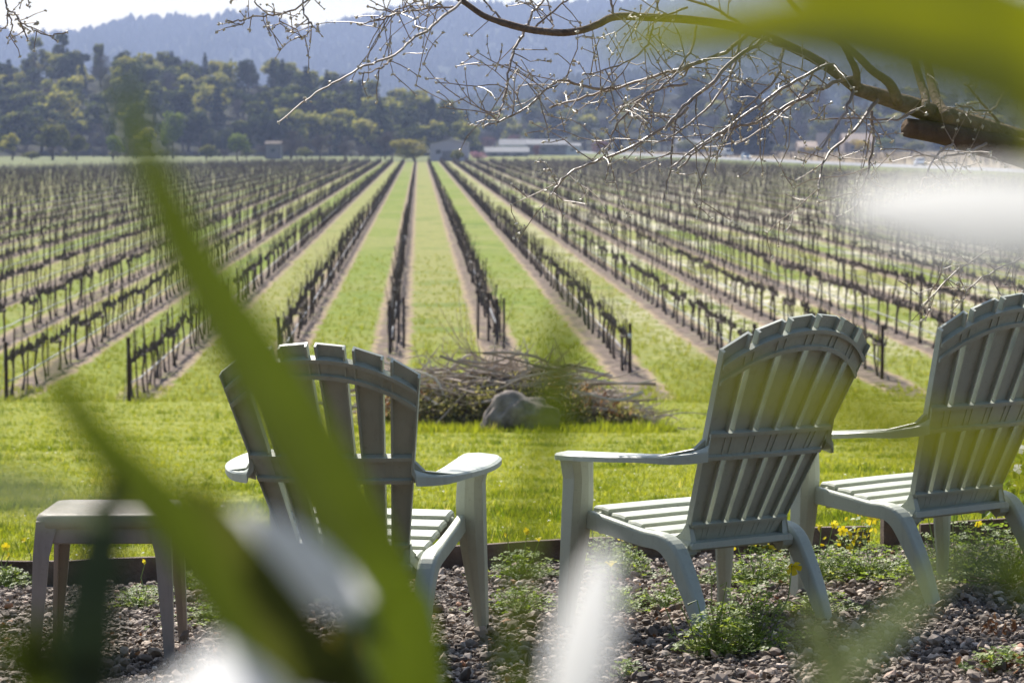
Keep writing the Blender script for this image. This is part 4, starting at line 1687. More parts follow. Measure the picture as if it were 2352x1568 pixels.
singles = [
    (35, 37, 72, 925, 22, PE, 'tall see-through eucalyptus rising above the wood, the left of two', 'tree'),
    (62, 33, 70, 928, 26, PE, 'tall see-through eucalyptus rising above the wood, the right of two', 'tree'),
    (98, 42, 64, 922, 15, PB[1], 'round dark treetop standing clear of the wood near the green leaf tip', 'tree'),
    (205, 50, 84, 900, 11, PC[0], 'pointed conifer on the hill crest, leftmost of three spires', 'conifer'),
    (231, 58, 100, 890, 11, PC[1], 'pointed conifer on the hill crest, middle of three spires', 'conifer'),
    (282, 56, 118, 850, 15, PC[0], 'tallest pointed conifer on the hill crest, right of two spires', 'conifer'),
    (52, 117, 160, 690, 38, PO, 'large rounded oak at the far edge of the vineyard on the left', 'tree'),
    (76, 130, 159, 700, 22, PO, 'smaller dark oak right beside the large rounded oak', 'tree'),
    (12, 132, 160, 695, 24, PB[2], 'olive bushy tree at the left edge beyond the vineyard', 'tree'),
    (31, 149, 161, 685, 20, PU, 'low rounded shrub left of the large oak', 'shrub'),
    (113, 133, 157, 700, 22, PL, 'pale fresh green tree left of the green leaf beyond the vines', 'tree'),
    (172, 108, 153, 735, 30, PL, 'pale green tree right of the green leaf before the wood', 'tree'),
    (206, 141, 157, 690, 24, PU, 'round dark shrub on the green strip beyond the vineyard', 'shrub'),
    (237, 131, 157, 690, 24, PL, 'small lime green tree beyond the vineyard', 'tree'),
    (291, 127, 150, 715, 34, PG[0], 'leafless grey spreading tree before the wood', 'tree'),
    (320, 131, 151, 712, 26, PG[1], 'leafless grey tree left of the golden willow', 'tree'),
    (385, 128, 150, 715, 24, PG[1], 'leafless grey tree just behind the golden willow', 'tree'),
    (345, 133, 150, 716, 24, PG[0], 'leafless grey tree between two others before the wood', 'tree'),
    (414, 136, 163, 655, 42, PW, 'golden rounded willow at the end of the vine rows beside the barn', 'tree'),
    (459, 147, 162, 640, 18, PU, 'dark green shrub before the lavender grey barn', 'shrub'),
    (478, 150, 158, 700, 14, PK, 'pink blossoming tree right of the barn', 'tree'),
    (490, 134, 145, 1100, 15, PRd, 'rust red tree beside the small white house', 'tree'),
    (514, 132, 143, 1120, 16, PRd, 'rust red tree behind the long white roofs', 'tree'),
    (601, 138, 154, 900, 22, PRd, 'reddish tree right of the long white buildings', 'tree'),
    (619, 132, 152, 920, 11, PD, 'small dark conifer right of the reddish tree', 'conifer'),
    (536, 143, 152, 830, 10, PRd, 'small rusty tree before the grey shed wall', 'tree'),
    (746, 82, 151, 900, 52, PD, 'big dark conifer standing behind the oncoming car', 'conifer'),
    (735, 104, 151, 1004, 34, PO, 'dark broad tree at the foot of the big conifer', 'tree'),
    (779, 143, 152, 1010, 15, PU, 'round dark bush right of the oncoming car', 'shrub'),
    (810, 146, 152, 1020, 13, PY, 'low orange yellow shrub before the beige house', 'shrub'),
    (861, 137, 151, 1030, 20, PY, 'tall bright yellow shrub beside the beige roofs', 'shrub'),
    (884, 137, 150, 1035, 20, PL, 'yellow green shrub right of the bright yellow shrub', 'shrub'),
    (912, 139, 151, 1030, 30, PU, 'dark hedge below the sawn branch stub', 'shrub'),
    (690, 137, 150, 1040, 30, PU, 'dark shrub at the bend of the road left of the conifer', 'shrub'),
    (645, 136, 151, 1000, 28, PU, 'olive shrub right of the white buildings', 'shrub'),
    (668, 128, 150, 1060, 22, PG[1], 'leafless tree behind the shrubs by the road bend', 'tree'),
    (800, 108, 148, 1150, 42, PG[0], 'tall leafless purple grey tree behind the beige house', 'tree'),
    (838, 112, 147, 1160, 40, PG[1], 'leafless purple grey tree between the two beige roofs', 'tree'),
    (772, 114, 148, 1170, 34, PG[0], 'leafless grey tree right of the big dark conifer', 'tree'),
    (880, 116, 147, 1170, 36, PG[0], 'leafless grey tree left of the sawn branch stub', 'tree'),
    (935, 118, 149, 1160, 40, PG[1], 'leafless grey tree behind the dark hedge', 'tree'),
    (990, 112, 150, 1150, 46, PO, 'broad dark tree behind the limb at the right edge', 'tree'),
]
scrub_lab = ('low leafless scrub bush along the foot of the left wood', 'shrub')
for i in range(46):
    y = random.uniform(735, 842)
    x = -random.uniform(.02, .212) * y
    h = random.uniform(2.2, 4.6)
    o = plant_tree(random.choice(PG + [PU, PG[0]]), used, x, y, PLAIN - .1, h, h * random.uniform(1.2, 1.9))
    tag(o, *(scrub_lab if o.name.startswith('bare') else ('low olive scrub bush along the foot of the left wood', 'shrub')), 'scrub along the foot of the left wood')
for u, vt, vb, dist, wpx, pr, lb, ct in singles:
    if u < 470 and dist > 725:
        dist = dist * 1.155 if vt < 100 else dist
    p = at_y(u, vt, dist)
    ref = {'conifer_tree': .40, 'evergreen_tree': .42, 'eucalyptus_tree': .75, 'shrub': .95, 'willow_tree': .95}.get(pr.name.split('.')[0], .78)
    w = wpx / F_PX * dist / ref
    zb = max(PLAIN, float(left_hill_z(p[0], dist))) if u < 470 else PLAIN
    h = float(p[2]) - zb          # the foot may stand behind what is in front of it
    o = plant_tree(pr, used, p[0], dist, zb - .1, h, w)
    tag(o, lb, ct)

# ------------------------------------------------------------------ road, cars, buildings
RD = np.array([-0.096, 1.0])
RD /= np.linalg.norm(RD)
RN = np.array([RD[1], -RD[0]])


def road_c(y):
    return 82 - (y - 405) * 0.096


def ribbon(name, off0, off1, z, mat, y0=60, y1=1250, kind='structure'):
    ys = np.linspace(y0, y1, 40)
    xs = road_c(ys)
    a = np.column_stack([xs + RN[0] * off0, ys + RN[1] * off0, ys * 0 + z[0]])
    b = np.column_stack([xs + RN[0] * off1, ys + RN[1] * off1, ys * 0 + z[1]])
    V = np.concatenate([a, b])
    n = len(ys)
    q = np.array([(i, n + i, n + i + 1, i + 1) for i in range(n - 1)])
    return tag(npmesh(name, V, [q], mat), kind=kind)


M['verge'] = plain_mat('green_verge', (0.14, 0.16, 0.04), (0.09, 0.11, 0.03), 0.2, 0.9, 0.1)
RZ = 0.7
ribbon('road_verge', -9.5, -6.8, (PLAIN - .02, PLAIN + RZ - .02), M['verge'])
ribbon('road_verge', 6.8, 14, (PLAIN + RZ - .02, PLAIN + .02), M['verge'])
ribbon('road', -6.8, 6.8, (PLAIN + RZ, PLAIN + RZ), M['asphalt'])
ribbon('road_marking', -.10, .10, (PLAIN + RZ + .006, PLAIN + RZ + .006), M['line'])
# green strip beyond the vineyard on the left
gx = np.linspace(-320, -22, 40)
tt = np.linspace(0, 1, 12)
X, T = np.meshgrid(gx, tt)
YB = np.clip(679 + 3.5 * (X + 43), 190, 648)
Y = YB + (880 - YB) * T
M['strip'] = plain_mat('green_field_strip', (0.15, 0.165, 0.05), (0.10, 0.115, 0.04), 0.05, 0.9, 0.1)
sheet('field_strip', X, Y, np.full_like(X, PLAIN + .02), M['strip'])
gx = np.linspace(-12, 62, 8)
gy = np.linspace(646, 664, 3)
X, Y = np.meshgrid(gx, gy)
M['track'] = plain_mat('dirt_track', (0.30, 0.24, 0.17), (0.22, 0.17, 0.12), 0.2, 0.95, 0.1)
sheet('dirt_track', X, Y, np.full_like(X, PLAIN + .03), M['track'])


def make_car(paint, h=1.6, suv=True):
    root = empty('car')
    L, W = 4.4, 1.8
    prof = [(-2.2, .45), (-2.18, .85), (-1.2, 1.0 if suv else .93), (-1.0, 1.02), (1.9 if suv else 1.75, 1.02), (2.15, .95), (2.2, .45)]
    mb = MB()

    def extr(poly, w0, w1):
        k = len(poly)
        a = np.array([(-w0 / 2, y, z) for y, z in poly])
        b = np.array([(w1 / 2, y, z) for y, z in poly])
        mb.loft([a, b] if True else None)
    extr(prof + [(2.05, .28), (-2.05, .28)], W, W)
    bevel(mb.build('body', paint, root), .06, 3)
    mb = MB()
    c0 = np.array([(-.85, -1.15, .98), (.85, -1.15, .98), (.85, 1.95 if suv else 1.7, .98), (-.85, 1.95 if suv else 1.7, .98)])
    c1 = np.array([(-.66, -.35, h - .03), (.66, -.35, h - .03), (.66, 1.6 if suv else 1.1, h - .03), (-.66, 1.6 if suv else 1.1, h - .03)])
    c2 = c1 * (.9, .9, 1) + (0, .05, .04)
    mb.loft([c0, c1, c2])
    bevel(mb.build('cabin', paint, root), .04, 2)
    # glazing set 3 mm proud of the cabin
    g = lambda a, b, t: a + (b - a) * t
    for nm, (i, j) in (('windscreen', (0, 1)), ('side_window', (1, 2)), ('rear_window', (2, 3)), ('side_window', (3, 0))):
        A0, B0, A1, B1 = c0[i], c0[j], c1[i], c1[j]
        q = [g(g(A0, A1, .12), g(B0, B1, .12), .07), g(g(A0, A1, .12), g(B0, B1, .12), .93), g(g(A0, A1, .88), g(B0, B1, .88), .92), g(g(A0, A1, .88), g(B0, B1, .88), .08)]
        nn = np.cross(B0 - A0, A1 - A0)
        nn /= np.linalg.norm(nn)
        if nn @ (((A0 + B0) / 2 - np.array([0, .4, 1.2]))) < 0:
            nn = -nn
        q = np.array(q)
        w_ = MB()
        w_.loft([q - nn * .01, q + nn * .012])
        w_.build(nm, M['glass'], root)
    for sx in (-1, 1):
        for y in (-1.35, 1.3):
            a = np.linspace(0, 2 * math.pi, 19)[:-1]
            w_ = MB()
            w_.loft([np.column_stack([np.full(18, sx * x), y + .34 * f * np.cos(a), .34 + .34 * f * np.sin(a)]) for x, f in ((.72, .9), (.74, 1), (.90, 1), (.93, .9))])
            wh = w_.build('wheel', M['tyre'], root)
            w_ = MB()
            w_.loft([np.column_stack([np.full(18, sx * x), y + .2 * np.cos(a), .34 + .2 * np.sin(a)]) for x in (.9, .94)])
            w_.build('rim', M['rim'], wh)
        w_ = MB()
        w_.hexa(np.array([(sx * .52, -2.24, .68), (sx * .84, -2.22, .68), (sx * .84, -2.1, .68), (sx * .52, -2.1, .68), (sx * .52, -2.23, .86), (sx * .84, -2.2, .86), (sx * .84, -2.08, .86), (sx * .52, -2.08, .86)]))
        w_.build('headlight', M['lamp'], root)
        w_ = MB()
        w_.box((sx * .72 - .12, 2.1, .72), (sx * .72 + .12, 2.215, .98))
        w_.build('tail_light', M['tail'], root)
    w_ = MB()
    w_.box((-.8, -2.27, .34), (.8, -2.1, .52))
    w_.build('bumper', M['tyre'], root)
    w_ = MB()
    w_.box((-.8, 2.1, .34), (.8, 2.26, .52))
    w_.build('bumper', M['tyre'], root)
    return root


rang = math.atan2(-RD[0], RD[1])
c1_ = make_car(M['car_blue'], 1.75, True)
y = 631.0
# the oncoming car: its nose points down the road towards the viewer
c1_.location = (road_c(y) - 2.0, y, PLAIN + RZ)
c1_.rotation_euler = (0, 0, rang)
tag(c1_, 'blue grey car with lit headlights driving towards the viewer by the big conifer', 'car')
c2_ = make_car(M['car_silver'], 1.55, False)
y = 478.0
c2_.location = (road_c(y) + 2.0, y, PLAIN + RZ)
c2_.rotation_euler = (0, 0, rang + math.pi)
tag(c2_, 'silver blue hatchback seen from behind on the road above the white petal', 'car')
c2_.rotation_euler = (0, 0, rang + math.pi - .15)


def house(name, u0, u1, vb, v_eave, v_ridge, y, depth, wall, roof, lb, cat, windows=(), ridge_along_x=True, base_to_plain=True, door=None):
    a, b = at_y(u0, vb, y), at_y(u1, vb, y)
    ze = float(at_y(u0, v_eave, y)[2])
    zr = float(at_y(u0, v_ridge, y)[2])
    z0 = PLAIN - .1 if base_to_plain else float(a[2])
    w = float(b[0] - a[0])
    root = empty(name, (float(a[0] + b[0]) / 2, y + depth / 2, z0))
    hw, hd, he, hr = w / 2, depth / 2, ze - z0, zr - z0
    mb = MB()
    if ridge_along_x:
        poly = np.array([(0, -hd, 0), (0, -hd, he), (0, 0, hr - .1), (0, hd, he), (0, hd, 0)])
        mb.loft([poly + (-hw, 0, 0), poly + (hw, 0, 0)])
    else:
        poly = np.array([(-hw, 0, 0), (-hw, 0, he), (0, 0, hr - .1), (hw, 0, he), (hw, 0, 0)])
        mb.loft([poly + (0, hd, 0), poly + (0, -hd, 0)])
    mb.build('wall', wall, root)
    mb = MB()
    o_ = .45
    if ridge_along_x:
        for s in (-1, 1):
            dz = (hr - he) / hd * o_
            mb.hexa(np.array([(-hw - o_, s * (hd + o_), he - dz), (hw + o_, s * (hd + o_), he - dz), (hw + o_, 0, hr), (-hw - o_, 0, hr),
                              (-hw - o_, s * (hd + o_), he - dz + .22), (hw + o_, s * (hd + o_), he - dz + .22), (hw + o_, 0, hr + .22), (-hw - o_, 0, hr + .22)]))
    else:
        for s in (-1, 1):
            dz = (hr - he) / hw * o_
            mb.hexa(np.array([(s * (hw + o_), -hd - o_, he - dz), (s * (hw + o_), hd + o_, he - dz), (0, hd + o_, hr), (0, -hd - o_, hr),
                              (s * (hw + o_), -hd - o_, he - dz + .22), (s * (hw + o_), hd + o_, he - dz + .22), (0, hd + o_, hr + .22), (0, -hd - o_, hr + .22)]))
    mb.build('roof', roof, root)
    for (fx, fz, ww, wh) in windows:
        mb = MB()
        cx, cz = -hw + fx * w, fz * he
        mb.box((cx - ww / 2, -hd - .06, cz - wh / 2), (cx + ww / 2, -hd + .02, cz + wh / 2))
        mb.build('window', M['glass'], root)
    if door:
        mb = MB()
        cx = -hw + door[0] * w
        mb.box((cx - door[1] / 2, -hd - .07, 0.1), (cx + door[1] / 2, -hd + .02, door[2]))
        mb.build('door', M['grey_wall'], root)
    return tag(root, lb, cat)


house('barn', 430, 468, 161, 143.5, 138.8, 668, 16, M['barn_wall'], M['pale_roof'], 'lavender grey barn with a low gable beside the golden willow', 'barn', [(.22, .55, 1.2, 1.0)], False, True, (.45, 2.6, 2.8))
house('white_house', 468, 477, 145, 139, 134, 1120, 9, M['white_paint'], M['pale_roof'], 'small white house below the wood right of the barn', 'house', [(.3, .6, 1.2, 1.2), (.7, .6, 1.2, 1.2)])
house('long_shed', 485, 528, 156, 152.0, 147.5, 840, 12, M['grey_wall'], M['pale_roof'], 'long low shed with a glaring white roof, nearest of the pale buildings', 'shed', [(.2, .5, 2, 1), (.5, .5, 2, 1), (.8, .5, 2, 1)])
house('packing_shed', 500, 530, 150, 145, 139.5, 960, 14, M['white_paint'], M['pale_roof'], 'white roofed shed standing behind the long low shed', 'shed', [(.5, .6, 3, 1)])
house('winery_building', 527, 566, 156, 144.5, 139.8, 900, 16, M['grey_wall'], M['pale_roof'], 'wide grey walled building with a pale roof, right of the long shed', 'building', [(.2, .6, 2.5, 1.2), (.45, .6, 2.5, 1.2), (.75, .6, 2.5, 1.2)], True, True, (.6, 3, 3))
house('annex', 566, 580, 154, 146, 143.5, 905, 12, M['white_paint'], M['pale_roof'], 'low pale annex at the right end of the wide grey building', 'building', [(.5, .6, 1.5, 1)])
house('beige_house', 799, 823, 151, 146.8, 141.5, 1060, 12, M['beige_wall'], M['beige_roof'], 'beige house with a pointed roof behind the orange shrub', 'house', [(.3, .5, 1.4, 1.2), (.7, .5, 1.4, 1.2)])
sp = house('turret', 818, 827, 150, 143, 133, 1062, 5, M['beige_wall'], M['beige_roof'], 'steep beige turret roof at the right end of the beige house', 'turret', [])
house('tan_house', 844, 874, 150, 142, 133.5, 1080, 14, M['beige_wall'], M['beige_roof'], 'larger tan house with a broad roof behind the yellow shrub', 'house', [(.3, .5, 1.5, 1.3), (.7, .5, 1.5, 1.3)])
house('grey_house', 676, 702, 150, 144, 140, 1075, 12, M['grey_wall'], M['pale_roof'], 'dark walled house with a pale roof behind the road bend', 'house', [(.3, .5, 1.5, 1.2), (.7, .5, 1.5, 1.2)])
house('cottage', 366, 378, 98, 95.5, 92.5, 1040, 7, M['beige_wall'], M['beige_roof'], 'small tan roofed cottage half hidden in the wood on the hill', 'house', [(.5, .6, 1.2, 1)], True, False)
house('farmhouse', 266, 280, 147, 144, 141.5, 728, 8, M['grey_wall'], M['trunk'], 'low grey farmhouse beyond the vines before the left wood', 'house', [(.5, .6, 1.2, 1)])

# white delivery van parked by the conifer
van = empty('van')
mb = MB()
poly = [(-2.5, .35), (-2.5, 1.0), (-2.0, 1.25), (-1.45, 2.05), (2.5, 2.15), (2.55, .35)]
mb.loft([np.array([(-.95, y, z) for y, z in poly]), np.array([(.95, y, z) for y, z in poly])])
bevel(mb.build('body', M['white_paint'], van), .08, 3)
mb = MB()
mb.hexa(np.array([(-.8, -2.0, 1.28), (.8, -2.0, 1.28), (.8, -1.9, 1.25), (-.8, -1.9, 1.25), (-.75, -1.54, 1.95), (.75, -1.54, 1.95), (.75, -1.45, 1.93), (-.75, -1.45, 1.93)]) + (0, -.03, .02))
mb.build('windscreen', M['glass'], van)
for sx in (-1, 1):
    for y in (-1.6, 1.5):
        a = np.linspace(0, 2 * math.pi, 17)[:-1]
        mb = MB()
        mb.loft([np.column_stack([np.full(16, sx * x), y + .36 * np.cos(a), .36 + .36 * np.sin(a)]) for x in (.74, .97)])
        mb.build('wheel', M['tyre'], van)
p = at_y(725, 147.5, 1000)
van.location = (float(p[0]), 985, PLAIN + .0)
van.location[2] = PLAIN
van.scale = (1.3, 1.3, 2.1)
van.scale = (1.25, 1.25, 1.25)
pv = at_y(725, 160, 760)
van.location = (float(p[0]) * 815 / 1000, 815, PLAIN + .05)
van.rotation_euler = (0, 0, .5)
tag(van, 'small white van standing left of the oncoming car', 'van')

# utility poles and wires by the road
pts_w = []
for i, (u, vt, yd, lb) in enumerate(((761, 100, 900, 'utility pole beside the big dark conifer'), (805, 104, 940, 'utility pole behind the beige house'), (847, 100, 930, 'utility pole near the bright yellow shrub'))):
    top = at_y(u, vt, yd)
    h = float(top[2]) - PLAIN
    root = empty('utility_pole', (float(top[0]), yd, PLAIN - .1))
    mb = MB()
    mb.tube([(0, 0, 0), (0, 0, h)], [.17, .12], 8)
    mb.build('pole', M['trunk'], root)
    mb = MB()
    mb.box((-1.1, -.06, h - .9), (1.1, .06, h - .76))
    mb.build('crossarm', M['trunk'], root)
    tag(root, lb, 'utility pole', 'utility poles by the road')
pA, pB, pC = at_y(640, 112, 920), at_y(820, 124, 900), at_y(960, 118, 880)
for j, (dz, lb) in enumerate(((0, 'upper pale power line sagging before the right wood'), (-2.2, 'lower pale power line sagging before the right wood'))):
    t = np.linspace(0, 1, 30)
    P_ = np.array([at_y(u, np.interp(u, [640, 760, 960], [108 + j * 5, 117 + j * 6, 122 + j * 2]) + 7 * math.sin(math.pi * (u - 640) / 320), 905) for u in np.linspace(640, 960, 30)])
    mb = MB()
    mb.tube(P_, .055, 4)
    tag(mb.build('power_line', M['pale_roof']), lb, 'power line')
# vine field beyond the road: stakes seen as one mass
n = 2600
yy = rng.uniform(420, 1000, n)
rowi = rng.integers(0, 26, n)
xx = road_c(yy) + 18 + rowi * 4.0
V_, F_ = tile(Vst, Qst, np.stack([xx, yy, np.full(n, PLAIN)], 1), rng.uniform(0, 3, n), np.stack([np.full(n, 2.2), np.full(n, 2.2), rng.uniform(.9, 1.15, n)], 1))
tag(npmesh('stakes_beyond_road', V_, [F_], M['stake']), 'rows of stakes in the tan vine field beyond the road', 'stakes', kind='stuff')

# ------------------------------------------------------------------ the bare tree overhead
PXM = 0.4354 / F_PX              # metres per 2352-px unit per metre of distance


def z1(x, y):
    return (x * .342, y * .342)


def z2(x, y):
    return (775 + x * .342, y * .342)


def z3(x, y):
    return (1548 + x * .342, y * .342)


limbs = []          # (points Nx3, radii)


def limb(pts, d0, d1, w0, w1, n=None, jit=0.0):
    """pts in 2352 units, distance d0->d1, width w0->w1 in 2352 units"""
    pts = np.array(pts, float)
    m_ = len(pts)
    t = np.linspace(0, 1, m_)
    A = np.column_stack([pts, d0 + (d1 - d0) * t, w0 + (w1 - w0) * t])
    A = smooth_path(A, n or m_ * 4)
    P_ = np.array([at_d(a[0], a[1], a[2]) for a in A])
    if jit:
        P_[1:-1] += rng.normal(0, jit, (len(P_) - 2, 3))
    r = A[:, 3] / 2 * PXM * A[:, 2] * (.8 if w0 < 15 else 1)
    limbs.append((P_, r))
    return P_, r


btree = empty('bare_tree', (4.6, 10.2, float(ground(4.6, 10.2))))
org = np.array(btree.location)
thick = MB()
# trunk outside the frame on the right, with a fork to the two limbs
tk = smooth_path([(4.6, 10.2, float(ground(4.6, 10.2)) - .2, .24), (4.5, 10.1, .4, .20), (4.25, 9.9, 1.0, .18), (3.6, 9.6, 1.25, .15), (2.9, 9.2, 1.15, .13)], 24)
end = at_d(2420, 352, 8.9)
tk[-1, :3] = end
tk = smooth_path(np.vstack([tk[:4], tk[10], tk[16], tk[-1]]), 26)
thick.tube(tk[:, :3] - org, tk[:, 3] * np.linspace(1, .55, len(tk)), 12)
L1, r1 = limb([(2420, 352), (2330, 322), (2250, 294), (2150, 262), (2080, 238), (2020, 220), (1965, 203)], 8.9, 8.3, 66, 30, 30)
thick.tube(L1 - org, r1, 10)
# sawn-off lower stub
stub, rs = limb([(2440, 385), (2340, 348), (2240, 325), (2160, 306), (2085, 293)], 8.85, 8.5, 78, 40, 18)
rs[-5:] *= np.linspace(1, 1.12, 5)
sb = MB()
sb.tube(stub - org, rs, 12)
sb.build('sawn_stub', M['cutwood'], btree, True)
L2, r2 = limb([(1965, 203), (1930, 175), (1880, 140), (1800, 100), (1700, 64), (1600, 47), (1500, 40), (1415, 38), (1375, 55), (1340, 68), (1290, 75), (1220, 68), (1160, 53), (1110, 35), (1062, 2), (1000, -30), (850, -55), (650, -60), (420, -50), (200, -40), (30, -45)], 8.3, 8.6, 24, 8, 90)
r2[:55] = np.maximum(r2[:55], 8.5 * PXM * 8.4)
thick.tube(L2 - org, r2, 8)
up, ru = limb([z3(1690, 740), z3(1690, 650), z3(1655, 540), (2095, 120), (2060, 20), (2040, -80)], 8.45, 8.8, 22, 12, 16)
thick.tube(up - org, ru, 8)
up2, ru2 = limb([z3(1850, 800), z3(1760, 660), z3(1715, 480), (2120, 60), (2150, -60)], 8.5, 9.0, 26, 12, 16)
thick.tube(up2 - org, ru2, 8)
up3, ru3 = limb([(1968, 203), z3(1225, 480), z3(1180, 380), (1900, 20), (1880, -60)], 8.3, 8.1, 20, 10, 14)
thick.tube(up3 - org, ru3, 8)
up4, ru4 = limb([z3(1510, 690), z3(1450, 560), z3(1330, 470), (1950, 110), (1850, 40), (1780, -40)], 8.4, 8.0, 26, 9, 20)
thick.tube(up4 - org, ru4, 8)
thick.build('limbs', M['bark'], btree, True)

twigs = MB()
buds = MB()
bud_t = np.array([(0, 0, -.5), (.34, 0, 0), (0, .34, 0), (-.34, 0, 0), (0, -.34, 0), (0, 0, .6)])
bud_f = [(0, 2, 1), (0, 3, 2), (0, 4, 3), (0, 1, 4), (5, 1, 2), (5, 2, 3), (5, 3, 4), (5, 4, 1)]


def add_bud(p, s):
    q = rand_rot(1)[0]
    buds.add((bud_t * s) @ q.T + p - org, tris=bud_f, tint=rng.random())


def wander(p, dvec, length, r0, depth):
    """a crooked twig with buds and side twigs"""
    n = max(3, int(length / .05))
    P_ = [p]
    v = dvec / (np.linalg.norm(dvec) + 1e-9)
    step = length / n
    for i in range(n):
        v = v + rng.normal(0, .17, 3) * (1, .6, 1)
        v += np.array([0, 0, -.015])
        v /= np.linalg.norm(v)
        P_.append(P_[-1] + v * step)
    P_ = np.array(P_)
    rr = np.linspace(r0, max(r0 * .5, .0014), len(P_))
    twigs.tube(P_ - org, rr, 4 if r0 < .004 else 5, False)
    for i in range(1, len(P_)):
        if rng.random() < .55:
            add_bud(P_[i] + rng.normal(0, .004, 3), rng.uniform(.010, .018))
        if depth > 0 and rng.random() < .36:
            t = P_[i] - P_[i - 1]
            t /= np.linalg.norm(t)
            s = rng.normal(size=3) * (1, .5, 1)
            s -= t * (s @ t)
            s /= np.linalg.norm(s)
            wander(P_[i], t * .5 + s, length * rng.uniform(.22, .5), max(r0 * .62, .0017), depth - 1)
    add_bud(P_[-1], rng.uniform(.010, .017))


def branch(pts, d0, d1, w0, w1, side=.5, slen=.28, depth=1):
    global twigs
    twigs = MB()
    P_, r = limb(pts, d0, d1, w0, w1, max(8, len(pts) * 4), .0022)
    twigs.tube(P_ - org, np.maximum(r, .0022), 6, False)
    for i in range(2, len(P_) - 1):
        if rng.random() < .35:
            add_bud(P_[i] + rng.normal(0, .006, 3), rng.uniform(.009, .016))
        if rng.random() < side * .92:
            t = P_[i + 1] - P_[i]
            t /= np.linalg.norm(t)
            s = rng.normal(size=3) * (1, .5, 1)
            s -= t * (s @ t)
            s /= np.linalg.norm(s)
            wander(P_[i], t * .45 + s, slen * rng.uniform(.3, 1.1), max(r[i] * .45, .0020), depth)
    add_bud(P_[-1], .016)
    twigs.build('branch', M['twig'], btree)


# traced main twigs
branch([z2(830, 10), z2(650, 160), z2(500, 270), z2(370, 370), z2(200, 440), z2(0, 540), z1(2100, 640), z1(1870, 822)], 8.4, 7.6, 9, 4.5, .16, .13, 0)
branch([z2(370, 370), z2(330, 430), z2(260, 465), z2(150, 490)], 8.1, 7.9, 6, 4, .3, .1, 0)
branch([z2(1250, 215), z2(1200, 320), z2(1150, 470), z2(1125, 620), z2(1090, 760), z2(1065, 830)], 8.5, 8.2, 9, 4, .5, .3, 1)
branch([z2(1280, 190), z2(1310, 80), z2(1380, 0), (1260, -40)], 8.5, 8.6, 8, 6, .3, .2, 1)
branch([z2(1440, 190), z2(1438, 100), z2(1405, 0), (1240, -30)], 8.5, 8.7, 6, 4, .3, .2, 1)
branch([(1722, 74), z3(330, 350), z3(0, 470), z2(2352, 450), z2(2200, 490), z2(2000, 550), z2(1800, 610), z2(1600, 670), z2(1430, 720)], 8.2, 8.6, 12, 6, .5, .3, 1)
branch([z2(1900, 575), z2(1750, 600), z2(1600, 560), z2(1500, 540), z2(1400, 600), z2(1300, 690), z2(1150, 790), z2(980, 850)], 8.5, 8.2, 9, 5, .5, .26, 1)
branch([z3(1225, 520), z3(1050, 560), z3(900, 640), z3(700, 740), z3(550, 820), z3(400, 860), z3(220, 960), z3(30, 1130)], 8.3, 8.0, 13, 5, .5, .26, 1)
branch([(1938, 182), z3(1050, 430), z3(820, 540), z3(600, 680), z3(380, 840), z3(230, 940), z2(2230, 1130)], 8.2, 7.9, 11, 5, .5, .26, 1)
branch([z3(1220, 600), z3(1150, 740), z3(1090, 840), z3(988, 998)], 8.3, 8.0, 11, 7, .3, .2, 1)
branch([z3(1370, 670), z3(1220, 860), z3(1050, 1020), z3(978, 1170), z3(960, 1330)], 8.35, 8.0, 11, 4, .4, .22, 1)
branch([z3(1310, 730), z3(1340, 860), z3(1310, 1100), z3(1270, 1260), z3(1210, 1450)], 8.4, 8.2, 10, 4, .5, .25, 1)
branch([z2(2352, 720), z2(2200, 850), z2(1950, 1000), z2(1750, 1080), z2(1600, 1140), z2(1500, 1210), z2(1430, 1310)], 8.1, 7.8, 10, 4, .6, .26, 1)
branch([z2(2352, 560), z2(2100, 620), z2(1950, 760), z2(1850, 880), z2(1820, 1000), z2(1760, 1080)], 8.3, 8.1, 8, 4, .5, .22, 1)
branch([z2(2350, 690), z2(2280, 780), z2(2250, 960), z2(2230, 1150), z2(2190, 1350)], 8.2, 8.0, 8, 4, .5, .22, 1)
branch([(1762, 86), z3(430, 380), z3(200, 600), z3(60, 720), z2(2200, 870)], 8.1, 7.9, 13, 8, .4, .26, 1)
branch([z3(1700, 700), z3(1500, 800), z3(1150, 790), z3(910, 810)], 8.5, 8.2, 7, 4, .4, .2, 1)
branch([z3(1870, 970), z3(1780, 1020), z3(1690, 1180), z3(1640, 1290)], 8.5, 8.3, 8, 4, .5, .25, 1)
branch([z3(2100, 960), z3(1950, 1030), z3(1800, 1060), z3(1850, 1200)], 8.6, 8.4, 8, 4, .5, .25, 1)
branch([z3(2330, 330), z3(2200, 660), z3(2100, 740), z3(1900, 700)], 8.8, 8.5, 9, 5, .5, .28, 1)
branch([z3(2300, 900), z3(2150, 780), z3(2020, 620), z3(1950, 560)], 8.8, 8.6, 9, 5, .5, .28, 1)
